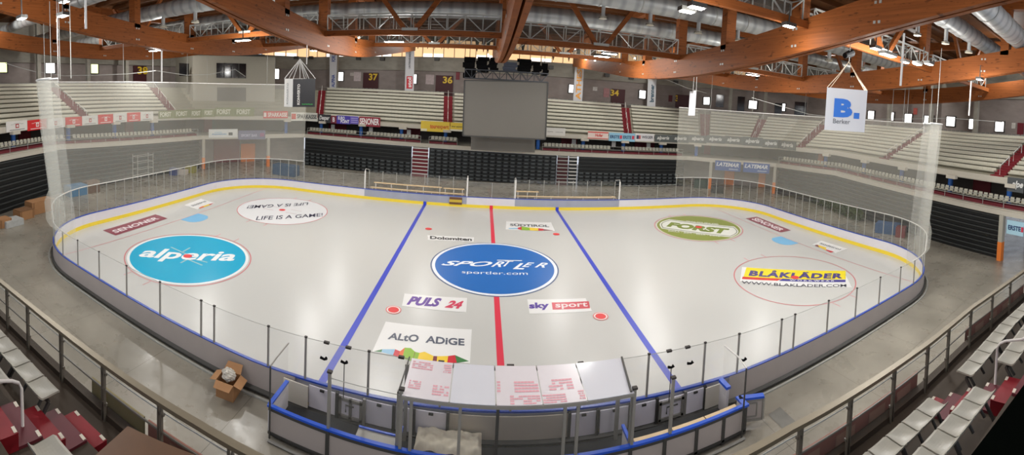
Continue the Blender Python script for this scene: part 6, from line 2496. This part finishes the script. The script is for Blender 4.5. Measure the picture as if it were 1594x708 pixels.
# red stairs -------------------------------------------------------
REDS = mat('red stair paint', (134, 8, 26), .6, var=.25, scale=2)
REDM = mat('maroon stair paint', (92, 22, 34), .6, var=.2, scale=2)
NOSE = mat('stair nosing white', (214, 206, 190), .6)
for xa, xb, lab, bright in ((-7.35, -6.5, 'bright red painted stair beside the desk at the west side of the near tier', 'l'), (6.15, 6.98, 'bright red painted stair between grey seat blocks on the east side', 'r')):
    t = thing('red_stair', lab, 'stair', ((xa + xb) / 2, fy(xa) - .9, FZ))
    for k in range(10):
        z = 5.85 + k * .22
        o0, o1 = -.42 - k * .40, -.42 - (k + 1) * .40
        y = lambda x, o: fy(x) + o
        mb = MB()
        mb.hexa([(xa, y(xa, o1), z - .4), (xb, y(xb, o1), z - .4), (xb, y(xb, o0), z - .4), (xa, y(xa, o0), z - .4), (xa, y(xa, o1), z), (xb, y(xb, o1), z), (xb, y(xb, o0), z), (xa, y(xa, o0), z)])
        st = mb.build('step', REDS if k % 2 == 0 else REDM, t)
        mb = MB()
        for xx in (xa + .02, xb - .14):
            mb.hexa([(xx, y(xx, o0) - .05, z), (xx + .12, y(xx, o0) - .05, z), (xx + .12, y(xx, o0) + .004, z), (xx, y(xx, o0) + .004, z), (xx, y(xx, o0) - .05, z + .006), (xx + .12, y(xx, o0) - .05, z + .006), (xx + .12, y(xx, o0) + .004, z + .006), (xx, y(xx, o0) + .004, z + .006)])
        mb.build('nosing_mark', NOSE, st)
# handrails: foot plate, upright, bend, run back up the stair
for foot, lab in ((Vector((-6.82, -25.62, 6.3)), 'white tubular handrail on the red stair at the west side'), (Vector((6.98, -25.72, 6.42)), 'white tubular handrail on the red stair at the east side')):
    t = thing('stair_handrail', lab, 'handrail', foot)
    mb = MB()
    mb.tube([foot, foot + Z * .82, foot + Vector((0, -.05, .93)), foot + Vector((0, -.16, 1.0)), foot + Vector((0, -.5, 1.1)), foot + Vector((0, -2.2, 2.0))], .026, 10)
    mb.build('rail_tube', mat('handrail white', (206, 200, 196), .35), t, smooth=True)
    mb = MB()
    mb.obox(foot, .17, .17, .015, .3)
    mb.build('foot_plate', mat('handrail white', (206, 200, 196), .35), t)

# brown desk by the stair
q = [on_z(205, 645, 6.75), on_z(292, 712, 6.75), on_z(250, 760, 6.75), on_z(148, 708, 6.75)]
t = thing('press_desk', 'brown wooden desk top beside the west red stair', 'desk', (q[0] + q[2]) / 2)
DW = mat('desk brown', (96, 66, 42), .45, var=.2, scale=3)
mb = MB()
A_, B_ = Vector((-5.72, -24.42, 6.72)), Vector((-4.4, -23.98, 6.72))
dn = Vector((.14, -.95, 0))
P_ = [A_, B_, B_ + dn, A_ + dn]
mb.hexa([p - Z * .05 for p in (P_[3], P_[2], P_[1], P_[0])] + [P_[3], P_[2], P_[1], P_[0]])
mb.build('desk_top', DW, t)
mb = MB()
for p in P_:
    cc = (P_[0] + P_[2]) / 2
    b = p + (cc - p) * .12
    mb.bar(Vector((b.x, b.y, FZ)), b - Z * .05, .07)
mb.build('desk_legs', DSTEEL, t)
mb = MB()
mb.hexa([A_ + Vector((0, 0, -.5)), B_ + Vector((0, 0, -.5)), B_ + Vector((0, -.03, -.5)), A_ + Vector((0, -.03, -.5)), A_ + Z * -.05, B_ + Z * -.05, B_ + Vector((0, -.03, -.05)), A_ + Vector((0, -.03, -.05))])
mb.build('modesty_panel', CARDD, t)

# dark padded ledge at the corner of the frame
a1, a2 = CAM + ray(1600, 590) * .9, CAM + ray(1505, 716) * .9
a3, a4 = CAM + ray(1600, 760) * .7, CAM + ray(1660, 640) * .8
t_ = Vector((.0, -.0, -.25))
mb = MB()
mb.hexa([a1 + t_, a2 + t_, a3 + t_, a4 + t_, a1, a2, a3, a4])
o = mb.build('dark_ledge', mat('dark green padding', (7, 10, 8), 1.0, spec=.0), org=a2)
tag(o, 'out-of-focus dark green padded ledge filling the lower corner of the frame', 'ledge')

# ------------------------------------------------------------------ light and view
w = bpy.data.worlds.new('world')
SC.world = w
w.use_nodes = True
w.node_tree.nodes['Background'].inputs[0].default_value = (.82, .88, 1.0, 1)
w.node_tree.nodes['Background'].inputs[1].default_value = .8
SC.view_settings.view_transform = 'Standard'
SC.view_settings.look = 'None'
SC.view_settings.exposure = 0.16
SC.view_settings.gamma = 1.0
SC.view_settings.use_curve_mapping = False
cy = SC.cycles
cy.use_denoising = True
cy.use_adaptive_sampling = False
cy.max_bounces = 7
cy.diffuse_bounces = 4
cy.glossy_bounces = 3
cy.transmission_bounces = 4
cy.transparent_max_bounces = 32
cy.sample_clamp_indirect = 6.0
cy.caustics_reflective = False
cy.caustics_refractive = False
try:
    cy.use_light_tree = True
except Exception:
    pass
